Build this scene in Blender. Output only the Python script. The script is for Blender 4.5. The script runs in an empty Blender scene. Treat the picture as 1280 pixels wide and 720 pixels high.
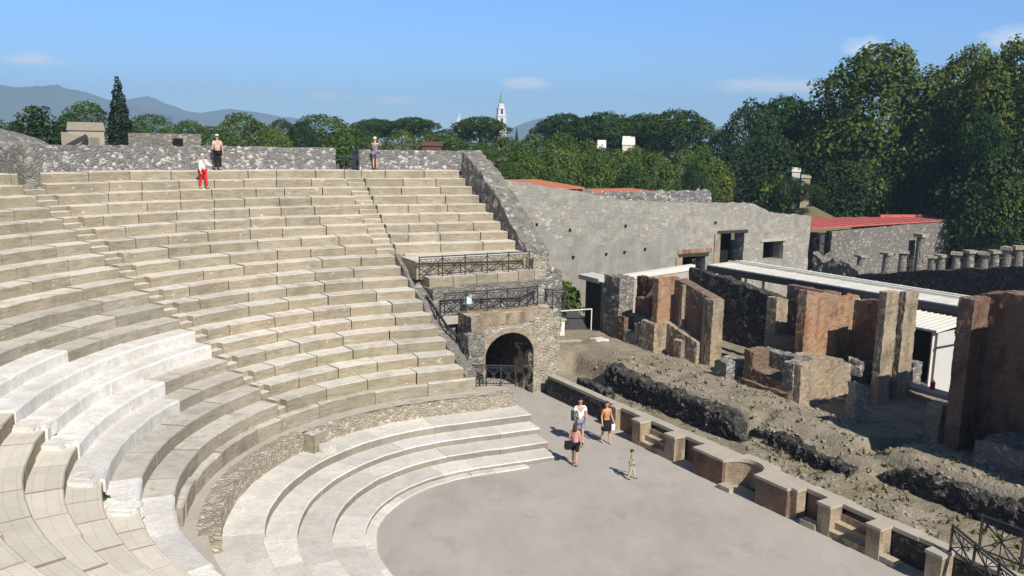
import bpy, bmesh, math, random
import numpy as np
from mathutils import Vector, Matrix, noise
rnd = random.Random(7)
R_ = math.radians
SC = bpy.context.scene
COL = SC.collection

# ------------------------------------------------------------------ objects
def tag(o, label=None, cat=None, group=None, kind=None):
    if label: o['label'] = label
    if cat: o['category'] = cat
    if group: o['group'] = group
    if kind: o['kind'] = kind
    return o

def empty(name, loc, label=None, cat=None, group=None, rz=0):
    o = bpy.data.objects.new(name, None); COL.objects.link(o)
    o.location = loc; o.rotation_euler.z = rz; o.empty_display_size = .2
    return tag(o, label, cat, group)

class MB:
    def __init__(s): s.v = []; s.f = []; s.t = []; s.m = []
    def quad(s, pts, tone=.5, m=0):
        b = len(s.v); s.v += [tuple(p) for p in pts]
        s.f.append(tuple(range(b, b + len(pts)))); s.t.append(tone); s.m.append(m)
    def mesh(s, v, f, tone=.5, m=0):
        b = len(s.v); s.v += [tuple(p) for p in v]
        for q in f: s.f.append(tuple(i + b for i in q)); s.t.append(tone); s.m.append(m)
    def hexa(s, a, tone=.5, m=0):
        "8 corners: bottom loop 0-3, top loop 4-7"
        s.mesh(a, [(3,2,1,0),(4,5,6,7),(0,1,5,4),(1,2,6,5),(2,3,7,6),(3,0,4,7)], tone, m)
    def box(s, c, sz, rz=0, tone=.5, m=0):
        cx, cy, cz = c; hx, hy, hz = sz[0]/2, sz[1]/2, sz[2]/2
        ca, sa = math.cos(rz), math.sin(rz); P = []
        for z in (-hz, hz):
            for x, y in ((-hx,-hy),(hx,-hy),(hx,hy),(-hx,hy)):
                P.append((cx + x*ca - y*sa, cy + x*sa + y*ca, cz + z))
        s.hexa(P, tone, m)
    def bar(s, a, b, w, tone=.5, m=0, n=4):
        a = Vector(a); b = Vector(b); d = (b - a)
        if d.length < 1e-6: return
        d.normalize(); u = d.cross(Vector((0,0,1)))
        if u.length < .05: u = d.cross(Vector((1,0,0)))
        u.normalize(); w2 = d.cross(u)
        w0, w1 = w if isinstance(w, tuple) else (w, w)
        V = []
        for p, r in ((a, w0), (b, w1)):
            for i in range(n):
                g = 2*math.pi*(i + .5)/n
                V.append(p + (u*math.cos(g) + w2*math.sin(g))*r*(1.41 if n == 4 else 1)/2)
        F = [(i, (i+1) % n, n + (i+1) % n, n + i) for i in range(n)]
        F += [tuple(range(n))[::-1], tuple(range(n, 2*n))]
        s.mesh(V, F, tone, m)
    def rough(s, corners, n, amp, tone=.5, m=0, top=None, topamp=.0, seed=0, freq=1.6):
        """a solid between 8 corners (0-3 bottom loop, 4-7 top loop) as a lattice of n=(i,j,k)
        cells whose skin is pushed about by noise; top(fi, fj) scales the height."""
        ni, nj, nk = n; C = [Vector(c) for c in corners]; idx = {}; V = []
        off = Vector((seed*3.1, seed*1.7, seed*.9))
        def vert(i, j, k):
            q = (i, j, k)
            if q in idx: return idx[q]
            a, b, c = i/ni, j/nj, k/nk
            lo = (C[0]*(1-a) + C[1]*a)*(1-b) + (C[3]*(1-a) + C[2]*a)*b
            hi = (C[4]*(1-a) + C[5]*a)*(1-b) + (C[7]*(1-a) + C[6]*a)*b
            if top: hi = lo + (hi - lo)*top(a, b)
            p = lo + (hi - lo)*c
            nv = noise.noise_vector(p*freq + off) + noise.noise_vector(p*freq*2.7 + off)*.5
            q2 = p + nv*amp
            if k == nk and topamp: q2.z += topamp*(noise.noise(Vector((p.x*1.9, p.y*1.9, seed + .5))) + .6*noise.noise(Vector((p.x*5, p.y*5, seed))))
            if k == 0: q2.z = p.z
            idx[q] = len(V); V.append(q2); return idx[q]
        F = []
        for i in range(ni):
            for j in range(nj):
                F.append((vert(i,j,0), vert(i,j+1,0), vert(i+1,j+1,0), vert(i+1,j,0)))
                F.append((vert(i,j,nk), vert(i+1,j,nk), vert(i+1,j+1,nk), vert(i,j+1,nk)))
        for i in range(ni):
            for k in range(nk):
                F.append((vert(i,0,k), vert(i+1,0,k), vert(i+1,0,k+1), vert(i,0,k+1)))
                F.append((vert(i+1,nj,k), vert(i,nj,k), vert(i,nj,k+1), vert(i+1,nj,k+1)))
        for j in range(nj):
            for k in range(nk):
                F.append((vert(0,j+1,k), vert(0,j,k), vert(0,j,k+1), vert(0,j+1,k+1)))
                F.append((vert(ni,j,k), vert(ni,j+1,k), vert(ni,j+1,k+1), vert(ni,j,k+1)))
        s.mesh(V, F, tone, m)
    def build(s, name, mats, parent=None, smooth=False, loc=None, local=False):
        me = bpy.data.meshes.new(name)
        org = Vector(loc) if loc is not None else (Vector(parent.location) if parent else None)
        V = s.v
        if parent is not None and not local:
            mi = parent.matrix_basis.inverted() if parent.parent is None else (parent.parent.matrix_basis @ parent.matrix_basis).inverted()
            V = [tuple(mi @ Vector(p)) for p in V]
        elif loc is not None and not local:
            V = [tuple(Vector(p) - org) for p in V]
        me.from_pydata(V, [], s.f)
        if not isinstance(mats, (list, tuple)): mats = [mats]
        mats = [m for m in mats if m]
        for m in mats: me.materials.append(m)
        if len(mats) > 1: me.polygons.foreach_set('material_index', s.m)
        at = me.attributes.new('tone', 'FLOAT', 'FACE'); at.data.foreach_set('value', s.t)
        if smooth: me.polygons.foreach_set('use_smooth', [True]*len(me.polygons))
        me.update()
        o = bpy.data.objects.new(name, me); COL.objects.link(o)
        if parent is not None: o.parent = parent
        elif loc is not None: o.location = org
        return o

# ------------------------------------------------------------------ materials
class NT:
    def __init__(s, name):
        s.mat = bpy.data.materials.new(name); s.mat.use_nodes = True
        s.t = s.mat.node_tree; s.b = s.t.nodes['Principled BSDF']
        s.b.inputs['Specular IOR Level'].default_value = .2
        s.pos = s.node('ShaderNodeNewGeometry').outputs['Position']
    def node(s, typ, **kw):
        n = s.t.nodes.new(typ)
        for k, v in kw.items(): setattr(n, k, v)
        return n
    def put(s, sock, val):
        if hasattr(val, 'is_output'): s.t.links.new(val, sock)
        elif isinstance(val, (tuple, list)) and sock.type == 'RGBA': sock.default_value = (*val[:3], 1)
        else: sock.default_value = val
    def scale(s, vec, sc, rz=0):
        n = s.node('ShaderNodeMapping'); s.put(n.inputs['Vector'], vec)
        n.inputs['Scale'].default_value = sc; n.inputs['Rotation'].default_value = (0,0,rz); return n.outputs[0]
    def noise(s, sc, vec=None, detail=4, rough=.55, dist=0):
        n = s.node('ShaderNodeTexNoise'); s.put(n.inputs['Vector'], vec or s.pos)
        n.inputs['Scale'].default_value = sc; n.inputs['Detail'].default_value = detail
        n.inputs['Roughness'].default_value = rough; n.inputs['Distortion'].default_value = dist
        return n.outputs['Fac']
    def voro(s, sc, vec=None, feature='F1', out='Distance', rnd_=1.0):
        n = s.node('ShaderNodeTexVoronoi', feature=feature); s.put(n.inputs['Vector'], vec or s.pos)
        n.inputs['Scale'].default_value = sc; n.inputs['Randomness'].default_value = rnd_
        return n.outputs[out]
    def ramp(s, fac, stops, interp='LINEAR'):
        n = s.node('ShaderNodeValToRGB'); n.color_ramp.interpolation = interp
        e = n.color_ramp.elements
        while len(e) < len(stops): e.new(.5)
        for q, (p, c) in zip(e, stops):
            q.position = p; q.color = (c, c, c, 1) if isinstance(c, (int, float)) else (*c, 1)
        s.put(n.inputs[0], fac); return n.outputs[0]
    def mix(s, fac, a, b, mode='MIX'):
        n = s.node('ShaderNodeMix', data_type='RGBA', blend_type=mode)
        s.put(n.inputs[0], fac); s.put(n.inputs[6], a); s.put(n.inputs[7], b); return n.outputs[2]
    def math(s, op, a, b=0.0):
        n = s.node('ShaderNodeMath', operation=op); s.put(n.inputs[0], a); s.put(n.inputs[1], b); return n.outputs[0]
    def sep(s, vec):
        n = s.node('ShaderNodeSeparateXYZ'); s.put(n.inputs[0], vec); return n.outputs
    def comb(s, x, y, z):
        n = s.node('ShaderNodeCombineXYZ')
        for q, v in zip(n.inputs, (x, y, z)): s.put(q, v)
        return n.outputs[0]
    def attr(s, name='tone'):
        return s.node('ShaderNodeAttribute', attribute_name=name).outputs['Fac']
    def brick(s, vec, sc, c1, c2, mortar, w=.5, h=.25, ms=.02, bias=0):
        n = s.node('ShaderNodeTexBrick'); s.put(n.inputs['Vector'], vec)
        for k, v in (('Color1', c1), ('Color2', c2), ('Mortar', mortar)): s.put(n.inputs[k], v)
        n.inputs['Scale'].default_value = sc; n.inputs['Brick Width'].default_value = w
        n.inputs['Row Height'].default_value = h; n.inputs['Mortar Size'].default_value = ms
        n.inputs['Mortar Smooth'].default_value = .4; n.inputs['Bias'].default_value = bias
        return n.outputs['Color'], n.outputs['Fac']
    def bump(s, h, strength=.5, dist=.02, nrm=None):
        n = s.node('ShaderNodeBump'); n.inputs['Strength'].default_value = strength
        n.inputs['Distance'].default_value = dist; s.put(n.inputs['Height'], h)
        if nrm is not None: s.put(n.inputs['Normal'], nrm)
        return n.outputs[0]
    def done(s, col, rough=.9, nrm=None, metal=0, spec=None):
        s.put(s.b.inputs['Base Color'], col); s.put(s.b.inputs['Roughness'], rough)
        s.b.inputs['Metallic'].default_value = metal
        if spec is not None: s.b.inputs['Specular IOR Level'].default_value = spec
        if nrm is not None: s.put(s.b.inputs['Normal'], nrm)
        return s.mat

def m_tuff(name, c, c2, top, streak=1.0):
    n = NT(name)
    st = n.noise(1.0, n.scale(n.pos, (1.6, 1.6, 11)), 5, .65)
    bl = n.noise(.7, None, 3)
    col = n.mix(n.ramp(bl, [(.35, 0), (.65, 1)]), c, c2)
    col = n.mix(n.ramp(st, [(.36, .6*streak), (.52, 0)]), col, tuple(x*.62 for x in c))
    sp = n.noise(3.2, n.scale(n.pos, (1, 1, 2.2)), 3, .6)
    col = n.mix(n.ramp(sp, [(.64, 0), (.72, .75)]), col, (.62, .57, .47))
    col = n.mix(n.ramp(n.noise(.45, None, 2), [(.55, 0), (.7, .35)]), col, (.25, .25, .15))
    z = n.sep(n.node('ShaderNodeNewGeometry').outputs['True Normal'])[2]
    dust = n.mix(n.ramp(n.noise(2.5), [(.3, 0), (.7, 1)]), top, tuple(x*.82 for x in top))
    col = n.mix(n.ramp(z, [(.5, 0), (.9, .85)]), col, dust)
    col = n.mix(n.ramp(n.noise(.9, None, 6, .7), [(.5, 0), (.68, .5)]), col, tuple(x*.62 for x in c))
    col = n.mix(n.ramp(n.noise(5.5, None, 4, .6), [(.62, 0), (.7, .55)]), col, (.17, .16, .125))
    t = n.math('ADD', n.math('MULTIPLY', n.attr(), .26), .87)
    col = n.mix(1.0, col, n.comb(t, t, t), 'MULTIPLY')
    h = n.math('ADD', st, n.noise(14, None, 4))
    return n.done(col, .95, n.bump(h, .7, .03))

def m_paved(name, c, c2, top):
    n = NT(name)
    p = n.sep(n.pos); dx = n.math('SUBTRACT', p[0], .854); dy = n.math('SUBTRACT', p[1], 24.02)
    an = n.math('ARCTAN2', dy, n.math('MULTIPLY', dx, -1.0)); r = n.math('SQRT', n.math('ADD', n.math('MULTIPLY', dx, dx), n.math('MULTIPLY', dy, dy)))
    bc, bf = n.brick(n.comb(n.math('MULTIPLY', an, 11.0), r, 0.0), 1.0, top, tuple(x*.93 for x in top), tuple(x*.82 for x in top), .62, .26, .008)
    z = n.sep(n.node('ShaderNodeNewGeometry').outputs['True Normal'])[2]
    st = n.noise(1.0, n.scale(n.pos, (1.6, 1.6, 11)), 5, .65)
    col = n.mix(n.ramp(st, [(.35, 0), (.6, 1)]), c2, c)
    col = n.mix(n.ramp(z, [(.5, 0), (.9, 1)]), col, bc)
    col = n.mix(n.ramp(n.noise(1.4, None, 5), [(.55, 0), (.75, .45)]), col, tuple(x*.72 for x in top))
    t = n.math('ADD', n.math('MULTIPLY', n.attr(), .2), .9)
    col = n.mix(1.0, col, n.comb(t, t, t), 'MULTIPLY')
    return n.done(col, .95, n.bump(n.math('ADD', n.noise(12, None, 5), n.math('MULTIPLY', bf, -.3)), .5, .02))

def m_marble(name, c, c2, stain):
    n = NT(name)
    v = n.noise(1.1, None, 6, .65, 1.2)
    col = n.mix(n.ramp(v, [(.42, 0), (.62, 1)]), c, c2)
    col = n.mix(n.ramp(n.noise(2.2, None, 5, .7), [(.6, 0), (.75, .5)]), col, stain)
    col = n.mix(n.ramp(n.noise(.5, None, 3), [(.5, 0), (.7, .35)]), col, stain)
    t = n.math('ADD', n.math('MULTIPLY', n.attr(), .3), .85)
    col = n.mix(1.0, col, n.comb(t, t, t), 'MULTIPLY')
    vn = n.noise(1.6, n.scale(n.pos, (1, 1, 2.5)), 8, .75, 2.5)
    col = n.mix(n.ramp(n.math('ABSOLUTE', n.math('SUBTRACT', vn, .5)), [(0, .55), (.035, 0)]), col, stain)
    col = n.mix(n.ramp(n.noise(7, None, 4, .6), [(.62, 0), (.72, .4)]), col, tuple(x*.7 for x in stain))
    return n.done(col, .75, n.bump(n.noise(7, None, 8, .65), .8, .03))

def m_rubble(name, base, dark, light, sc=4.0, lightamt=.25, mortar=.5, bump=1.0):
    n = NT(name)
    nv = n.node('ShaderNodeTexNoise'); n.put(nv.inputs['Vector'], n.pos); nv.inputs['Scale'].default_value = 2.2; nv.inputs['Detail'].default_value = 4
    va = n.node('ShaderNodeVectorMath', operation='SCALE'); n.put(va.inputs[0], nv.outputs['Color']); va.inputs['Scale'].default_value = .38
    vb = n.node('ShaderNodeVectorMath', operation='ADD'); n.put(vb.inputs[0], n.pos); n.put(vb.inputs[1], va.outputs[0])
    vec = n.scale(vb.outputs[0], (1, 1, 1.45))
    cell = n.voro(sc, vec, 'F1', 'Color'); d = n.voro(sc, vec, 'DISTANCE_TO_EDGE', 'Distance')
    cs = n.node('ShaderNodeSeparateColor'); n.put(cs.inputs[0], cell)
    mid = tuple((a + b)*.5 for a, b in zip(base, dark))
    col = n.mix(cs.outputs[0], mid, base)
    col = n.mix(n.ramp(cs.outputs[1], [(1-lightamt-.03, 0), (1-lightamt, 1)]), col, light)
    col = n.mix(n.ramp(cs.outputs[2], [(.80, 0), (.84, .7)]), col, dark)
    edge = n.ramp(d, [(.0, 0), (.10, 1)])
    col = n.mix(n.math('ADD', n.math('MULTIPLY', edge, .55), .45), dark, col)
    big = n.noise(.35, None, 4)
    col = n.mix(n.ramp(big, [(.4, 0), (.65, .45)]), col, mid)
    k = n.math('ADD', n.math('MULTIPLY', n.noise(6, None, 6, .65), .8), .6)
    col = n.mix(1.0, col, n.comb(k, k, k), 'MULTIPLY')
    h = n.math('ADD', n.math('MULTIPLY', n.ramp(d, [(0, 0), (.25, 1)]), .6), n.math('MULTIPLY', n.noise(11, None, 6, .65), 1.1))
    return n.done(col, .95, n.bump(h, bump, .06))

ST = 31.3
def m_brick(name, c1, c2, mortar, patch, patchamt=.45):
    n = NT(name)
    p = n.sep(n.scale(n.pos, (1, 1, 1), -R_(ST)))
    vec = n.comb(n.math('ADD', p[0], p[1]), p[2], 0.0)
    bc, bf = n.brick(vec, 3.2, c1, c2, mortar, .9, .22, .035)
    col = n.mix(n.ramp(n.noise(.9, None, 5, .6), [(.45, 0), (.45 + .25, patchamt*1.6)]), bc, patch)
    col = n.mix(n.ramp(n.noise(2.6, n.scale(n.pos, (1, 1, .4)), 5), [(.48, 0), (.68, .8)]), col, tuple(x*.4 for x in c1))
    col = n.mix(n.ramp(n.noise(.55, None, 6, .7), [(.5, 0), (.62, .6)]), col, (.23, .20, .165))
    k = n.math('ADD', n.math('MULTIPLY', n.noise(9, n.scale(n.pos, (1, 1, 3)), 4), .9), .55)
    col = n.mix(1.0, col, n.comb(k, k, k), 'MULTIPLY')
    h = n.math('SUBTRACT', n.noise(12, None, 5), n.math('MULTIPLY', bf, .6))
    return n.done(col, .95, n.bump(h, .9, .04))

def m_plain(name, c, rough=.8, var=.15, sc=6, metal=0, spec=None, bump=.15):
    n = NT(name)
    k = n.math('ADD', n.math('MULTIPLY', n.noise(sc, None, 4), 2*var), 1-var)
    return n.done(n.mix(1.0, c, n.comb(k, k, k), 'MULTIPLY'), rough, n.bump(n.noise(sc*4), bump, .01), metal, spec)

def m_ground(name, stops, sc, detail_c, bump=.6, fine=25):
    n = NT(name)
    col = n.ramp(n.noise(sc, None, 6, .62), stops)
    col = n.mix(n.ramp(n.noise(sc*6, None, 5), [(.5, 0), (.75, .8)]), col, detail_c)
    k = n.math('ADD', n.math('MULTIPLY', n.noise(fine, None, 3), .5), .75)
    col = n.mix(1.0, col, n.comb(k, k, k), 'MULTIPLY')
    h = n.math('ADD', n.noise(fine, None, 4), n.noise(sc*8, None, 5))
    return n.done(col, .98, n.bump(h, bump, .05))

def m_leaf(name, c1, c2, c3):
    n = NT(name); t = n.attr()
    col = n.ramp(t, [(0, c1), (.5, c2), (1, c3)])
    ri = n.node('ShaderNodeObjectInfo').outputs['Random']
    k = n.math('ADD', n.math('MULTIPLY', ri, .5), .75)
    col = n.mix(1.0, col, n.comb(k, n.math('ADD', n.math('MULTIPLY', k, .6), .4), .9), 'MULTIPLY')
    n.b.inputs['Transmission Weight'].default_value = 0
    tr = n.node('ShaderNodeBsdfTranslucent'); n.put(tr.inputs[0], col)
    mx = n.node('ShaderNodeMixShader'); mx.inputs[0].default_value = .25
    out = n.t.nodes['Material Output']
    n.done(col, .7, None, 0, .15)
    n.t.links.new(n.b.outputs[0], mx.inputs[1]); n.t.links.new(tr.outputs[0], mx.inputs[2])
    n.t.links.new(mx.outputs[0], out.inputs[0])
    return n.mat

M = {}
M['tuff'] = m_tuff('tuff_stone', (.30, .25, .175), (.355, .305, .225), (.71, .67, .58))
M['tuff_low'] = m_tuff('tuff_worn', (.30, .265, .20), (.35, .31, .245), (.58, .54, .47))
M['tuff_paved'] = m_paved('paved_tuff', (.33, .28, .20), (.25, .21, .15), (.60, .55, .46))
M['marble'] = m_marble('white_marble', (.73, .705, .655), (.62, .595, .55), (.44, .40, .33))
M['marble_step'] = m_marble('step_marble', (.66, .625, .56), (.57, .54, .485), (.42, .38, .32))
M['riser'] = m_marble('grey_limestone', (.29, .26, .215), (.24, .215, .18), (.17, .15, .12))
M['rubble_pale'] = m_rubble('pale_rubble', (.45, .395, .305), (.32, .28, .215), (.58, .53, .43), 6.5, .2)
M['rubble_grey'] = m_rubble('grey_rubble', (.27, .257, .235), (.14, .135, .128), (.56, .53, .47), 5.2, .24)
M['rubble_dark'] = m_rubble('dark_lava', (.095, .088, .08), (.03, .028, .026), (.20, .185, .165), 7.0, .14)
M['rubble_mid'] = m_rubble('mixed_masonry', (.25, .23, .20), (.14, .13, .115), (.40, .37, .32), 4.0, .2)
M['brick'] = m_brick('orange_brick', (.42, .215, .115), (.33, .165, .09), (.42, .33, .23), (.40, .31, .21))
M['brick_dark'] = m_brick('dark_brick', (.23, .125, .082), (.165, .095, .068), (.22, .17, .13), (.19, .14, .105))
M['brick_pale'] = m_brick('pale_brick', (.38, .29, .19), (.32, .235, .15), (.44, .37, .27), (.44, .38, .29))
def m_floor():
    n = NT('orchestra_dust')
    col = n.ramp(n.noise(.3, None, 6, .65), [(.3, (.325, .295, .257)), (.7, (.405, .375, .335))])
    col = n.mix(n.ramp(n.noise(1.1, n.scale(n.pos, (1, .35, 1), R_(35)), 6, .7), [(.45, 0), (.7, .55)]), col, (.43, .40, .355))
    col = n.mix(n.ramp(n.noise(.8, None, 5, .7), [(.56, 0), (.72, .6)]), col, (.27, .245, .21))
    col = n.mix(n.ramp(n.voro(9, None, 'F1', 'Distance'), [(.05, .7), (.11, 0)]), col, (.24, .22, .19))
    k = n.math('ADD', n.math('MULTIPLY', n.noise(30, None, 3), .4), .8)
    col = n.mix(1.0, col, n.comb(k, k, k), 'MULTIPLY')
    return n.done(col, .97, n.bump(n.math('ADD', n.noise(25, None, 4), n.noise(2, None, 4)), .35, .02))
M['floor'] = m_floor()
M['walk'] = m_ground('walkway_dust', [(.3, (.40, .355, .30)), (.7, (.48, .43, .37))], .8, (.36, .32, .27), .4, 40)
M['soil'] = m_ground('dry_soil', [(.25, (.155, .130, .088)), (.45, (.24, .205, .148)), (.7, (.305, .265, .20))], .8, (.17, .145, .098), 1.0, 11)
M['earth'] = m_ground('field_earth', [(.3, (.10, .11, .045)), (.7, (.20, .18, .10))], .12, (.12, .12, .06), .6, 4)
M['lawn'] = m_ground('dry_lawn', [(.3, (.14, .15, .05)), (.7, (.26, .21, .09))], .5, (.16, .16, .06), .8, 8)
M['hill'] = m_ground('far_hill', [(.3, (.05, .07, .035)), (.7, (.09, .10, .05))], .004, (.07, .08, .05), .2, .05)
M['iron'] = m_plain('dark_iron', (.035, .036, .038), .5, .2, 8, .0, .4)
M['white_metal'] = m_plain('white_sheet', (.70, .665, .585), .5, .13, .9, 0, .3)
M['grey_panel'] = m_plain('grey_panel', (.52, .51, .48), .6, .06, 2)
M['fascia'] = m_plain('dark_fascia', (.05, .05, .05), .6)
M['concrete'] = m_plain('pale_concrete', (.40, .36, .29), .9, .25, 2.5)
M['soil_stone'] = m_plain('soil_stone', (.30, .265, .20), .95, .35, 3)
M['wood_dark'] = m_plain('dark_boards', (.045, .04, .038), .8, .25, 5)
M['red_roof'] = m_plain('red_roofing', (.46, .125, .105), .8, .3, .6)
M['terracotta'] = m_plain('terracotta', (.46, .17, .085), .85, .2, 4, 0, None, .5)
M['plaster_white'] = m_plain('white_plaster', (.66, .63, .57), .9, .1, 1)
M['plaster_beige'] = m_plain('beige_plaster', (.38, .325, .245), .9, .2, 1.5)
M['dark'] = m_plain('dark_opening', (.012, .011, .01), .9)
M['bark'] = m_plain('bark', (.13, .10, .075), .95, .3, 6, 0, None, .6)
M['skin'] = m_plain('skin', (.52, .30, .21), .55, .04, 10, 0, .35, .02)
def cloth(nm, c): M[nm] = m_plain(nm, c, .85, .1, 20, 0, None, .1)
for nm, c in (('c_white', (.75, .75, .76)), ('c_red', (.62, .02, .03)), ('c_black', (.015, .015, .017)), ('c_orange', (.50, .20, .06)),
              ('c_pink', (.66, .28, .33)), ('c_green', (.11, .36, .16)), ('c_khaki', (.46, .42, .33)), ('c_denim', (.20, .25, .34)),
              ('c_grey', (.19, .19, .21)), ('c_olive', (.11, .125, .11)), ('c_brown', (.13, .06, .045)), ('h_brown', (.075, .04, .022)),
              ('h_dark', (.02, .014, .01)), ('h_grey', (.55, .53, .48)), ('c_rose', (.60, .42, .36)), ('c_cyan', (.5, .62, .63)), ('c_signred', (.5, .03, .02))):
    cloth(nm, c)
M['leaf_green'] = m_leaf('leaf_green', (.024, .05, .010), (.062, .11, .020), (.125, .18, .032))
M['leaf_plane'] = m_leaf('leaf_plane', (.028, .048, .010), (.085, .12, .022), (.18, .21, .045))
M['leaf_dark'] = m_leaf('leaf_dark', (.012, .028, .011), (.029, .058, .020), (.065, .105, .032))
M['leaf_pine'] = m_leaf('leaf_pine', (.012, .028, .008), (.03, .065, .013), (.065, .115, .02))
M['leaf_cypress'] = m_leaf('leaf_cypress', (.010, .02, .010), (.022, .036, .016), (.04, .056, .024))
M['leaf_lime'] = m_leaf('leaf_lime', (.036, .06, .012), (.088, .128, .024), (.165, .205, .045))

def m_bigwall():
    n = NT('analemma_masonry')
    cell = n.voro(4.2, n.scale(n.pos, (1, 1, 1.8)), 'F1', 'Color'); cs = n.node('ShaderNodeSeparateColor'); n.put(cs.inputs[0], cell)
    d = n.voro(4.2, n.scale(n.pos, (1, 1, 1.8)), 'DISTANCE_TO_EDGE', 'Distance')
    rub = n.mix(cs.outputs[0], (.35, .335, .305), (.41, .39, .355))
    rub = n.mix(n.ramp(cs.outputs[1], [(.86, 0), (.9, 1)]), rub, (.58, .55, .50))
    rub = n.mix(n.ramp(d, [(0, .3), (.09, 0)]), rub, (.20, .185, .16))
    rub = n.mix(n.ramp(n.noise(.6, None, 5), [(.38, 0), (.55, .8)]), rub, n.mix(n.ramp(n.noise(1.7, None, 5), [(.4, 0), (.6, 1)]), (.30, .285, .255), (.41, .39, .35)))
    st = n.noise(1.2, n.scale(n.pos, (1.3, 1.3, .22)), 4)
    pl = n.mix(n.ramp(st, [(.35, 0), (.65, 1)]), (.30, .29, .265), (.385, .37, .34))
    pl = n.mix(n.ramp(n.noise(3.5, None, 5), [(.6, 0), (.75, .4)]), pl, (.19, .18, .165))
    p = n.sep(n.scale(n.pos, (1, 1, 1), -R_(ST)))
    zz = n.math('ADD', p[2], n.math('MULTIPLY', n.math('SUBTRACT', n.noise(.55, None, 5), .5), 2.6))
    a = n.math('LESS_THAN', zz, 5.75)
    sx = n.math('ADD', p[0], n.math('MULTIPLY', n.math('SUBTRACT', n.noise(.7, None, 4), .5), 2.0))
    org = 1.03*math.cos(R_(ST)) + 38.56*math.sin(R_(ST))
    a = n.math('MULTIPLY', a, n.math('GREATER_THAN', sx, org + 4.6)); a = n.math('MULTIPLY', a, n.math('LESS_THAN', sx, org + 16.6))
    col = n.mix(1.0, n.mix(a, rub, pl), (.80, .785, .75), 'MULTIPLY')
    k = n.math('ADD', n.math('MULTIPLY', n.noise(7, None, 5), .6), .7)
    col = n.mix(1.0, col, n.comb(k, k, k), 'MULTIPLY')
    h = n.math('MULTIPLY', n.math('ADD', n.ramp(d, [(0, 0), (.25, 1)]), n.noise(8, None, 5)), n.math('SUBTRACT', 1.12, a))
    return n.done(col, .95, n.bump(h, .32, .04))
M['bigwall'] = m_bigwall()

# ------------------------------------------------------------------ frames
# theatre: curve centre and the direction in which the seat rows run straight on
CX, CY, A = .854, 24.02, .428
EV = Vector((math.cos(A), math.sin(A), 0)); NV = Vector((-math.sin(A), math.cos(A), 0))
A90 = math.degrees(A) + 90
def curve(R, q):
    "point at offset radius R, q metres along (positive round the arc, negative along the straight)"
    if q < 0:
        p = Vector((CX, CY, 0)) + NV*R - EV*q; return p, -NV
    g = R_(A90) + q/R
    return Vector((CX + R*math.cos(g), CY + R*math.sin(g), 0)), Vector((-math.cos(g), -math.sin(g), 0))
def qphi(R, phi): return R*R_(phi - A90)
H0 = 11.6
def zk(k): return 2.445 + (18 - k)*.416
def rk(k): return 10.04 + (18 - k)*.775
# stage: s goes away behind the stage front, t along it towards the viewer's right
E2 = Vector((math.cos(R_(ST)), math.sin(R_(ST)), 0)); DV = Vector((math.sin(R_(ST)), -math.cos(R_(ST)), 0))
OS = Vector((1.03, 38.56, 0))
def W(s, t, z=0): return OS + E2*s + DV*t + Vector((0, 0, z))
def stb(s0, s1, t0, t1, z0, z1):
    return [W(s0,t0,z0), W(s0,t1,z0), W(s1,t1,z0), W(s1,t0,z0), W(s0,t0,z1), W(s0,t1,z1), W(s1,t1,z1), W(s1,t0,z1)]
def tsof(p):
    d = Vector((p[0], p[1], 0)) - OS; return d.dot(E2), d.dot(DV)

# ------------------------------------------------------------------ camera
F_, V0, ROLL = 1065.0, 176.9, -.018
cam = bpy.data.cameras.new('camera'); co = bpy.data.objects.new('camera', cam); COL.objects.link(co)
cam.sensor_width = 36; cam.lens = F_*36/1280; cam.clip_end = 20000; cam.clip_start = .1
PIT = math.atan2(360 - V0, F_)
fw = Vector((0, math.cos(PIT), -math.sin(PIT))); up = Vector((0, math.sin(PIT), math.cos(PIT))); rt = Vector((1, 0, 0))
cr, sr = math.cos(ROLL), math.sin(ROLL)
# image right / up expressed in the unrolled basis
def setcam(ir, iu):
    co.matrix_world = Matrix(((ir.x, iu.x, -fw.x, 0), (ir.y, iu.y, -fw.y, 0), (ir.z, iu.z, -fw.z, H0), (0, 0, 0, 1)))
def ray(u, v):
    x, y = u - 640, v - 360
    x, y = cr*x - sr*y, sr*x + cr*y
    return rt*x + fw*F_ - up*y
setcam((ray(641, 360) - ray(640, 360)).normalized(), (ray(640, 359) - ray(640, 360)).normalized())
SC.camera = co
def at_d(u, v, d):
    "point on the sight line through a picture point, d metres away over the ground"
    r = ray(u, v); return Vector((r.x, r.y, r.z))*(d/math.hypot(r.x, r.y)) + Vector((0, 0, H0))

# ------------------------------------------------------------------ light
SUN_EL, SHAZ = 42.0, 120.5
ts = Vector((-math.cos(R_(SHAZ))*math.cos(R_(SUN_EL)), -math.sin(R_(SHAZ))*math.cos(R_(SUN_EL)), math.sin(R_(SUN_EL))))
sl = bpy.data.lights.new('sun', 'SUN'); so = bpy.data.objects.new('sun', sl); COL.objects.link(so)
sl.energy = 4.9; sl.angle = R_(.53); sl.color = (1, .94, .85); so.rotation_euler = ts.to_track_quat('Z', 'Y').to_euler(); so.location = (0, 0, 60)
wd = bpy.data.worlds.new('World'); SC.world = wd; wd.use_nodes = True
wt = wd.node_tree; bg = wt.nodes['Background']
sky = wt.nodes.new('ShaderNodeTexSky'); sky.sky_type = 'NISHITA'; sky.sun_disc = False
sky.sun_elevation = R_(SUN_EL); sky.sun_rotation = math.atan2(ts.x, ts.y)
sky.air_density = 1.0; sky.dust_density = 0.0; sky.ozone_density = 4.0; sky.altitude = 0
def wn(t, **k):
    n = wt.nodes.new(t)
    for a, b in k.items(): setattr(n, a, b)
    return n
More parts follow.
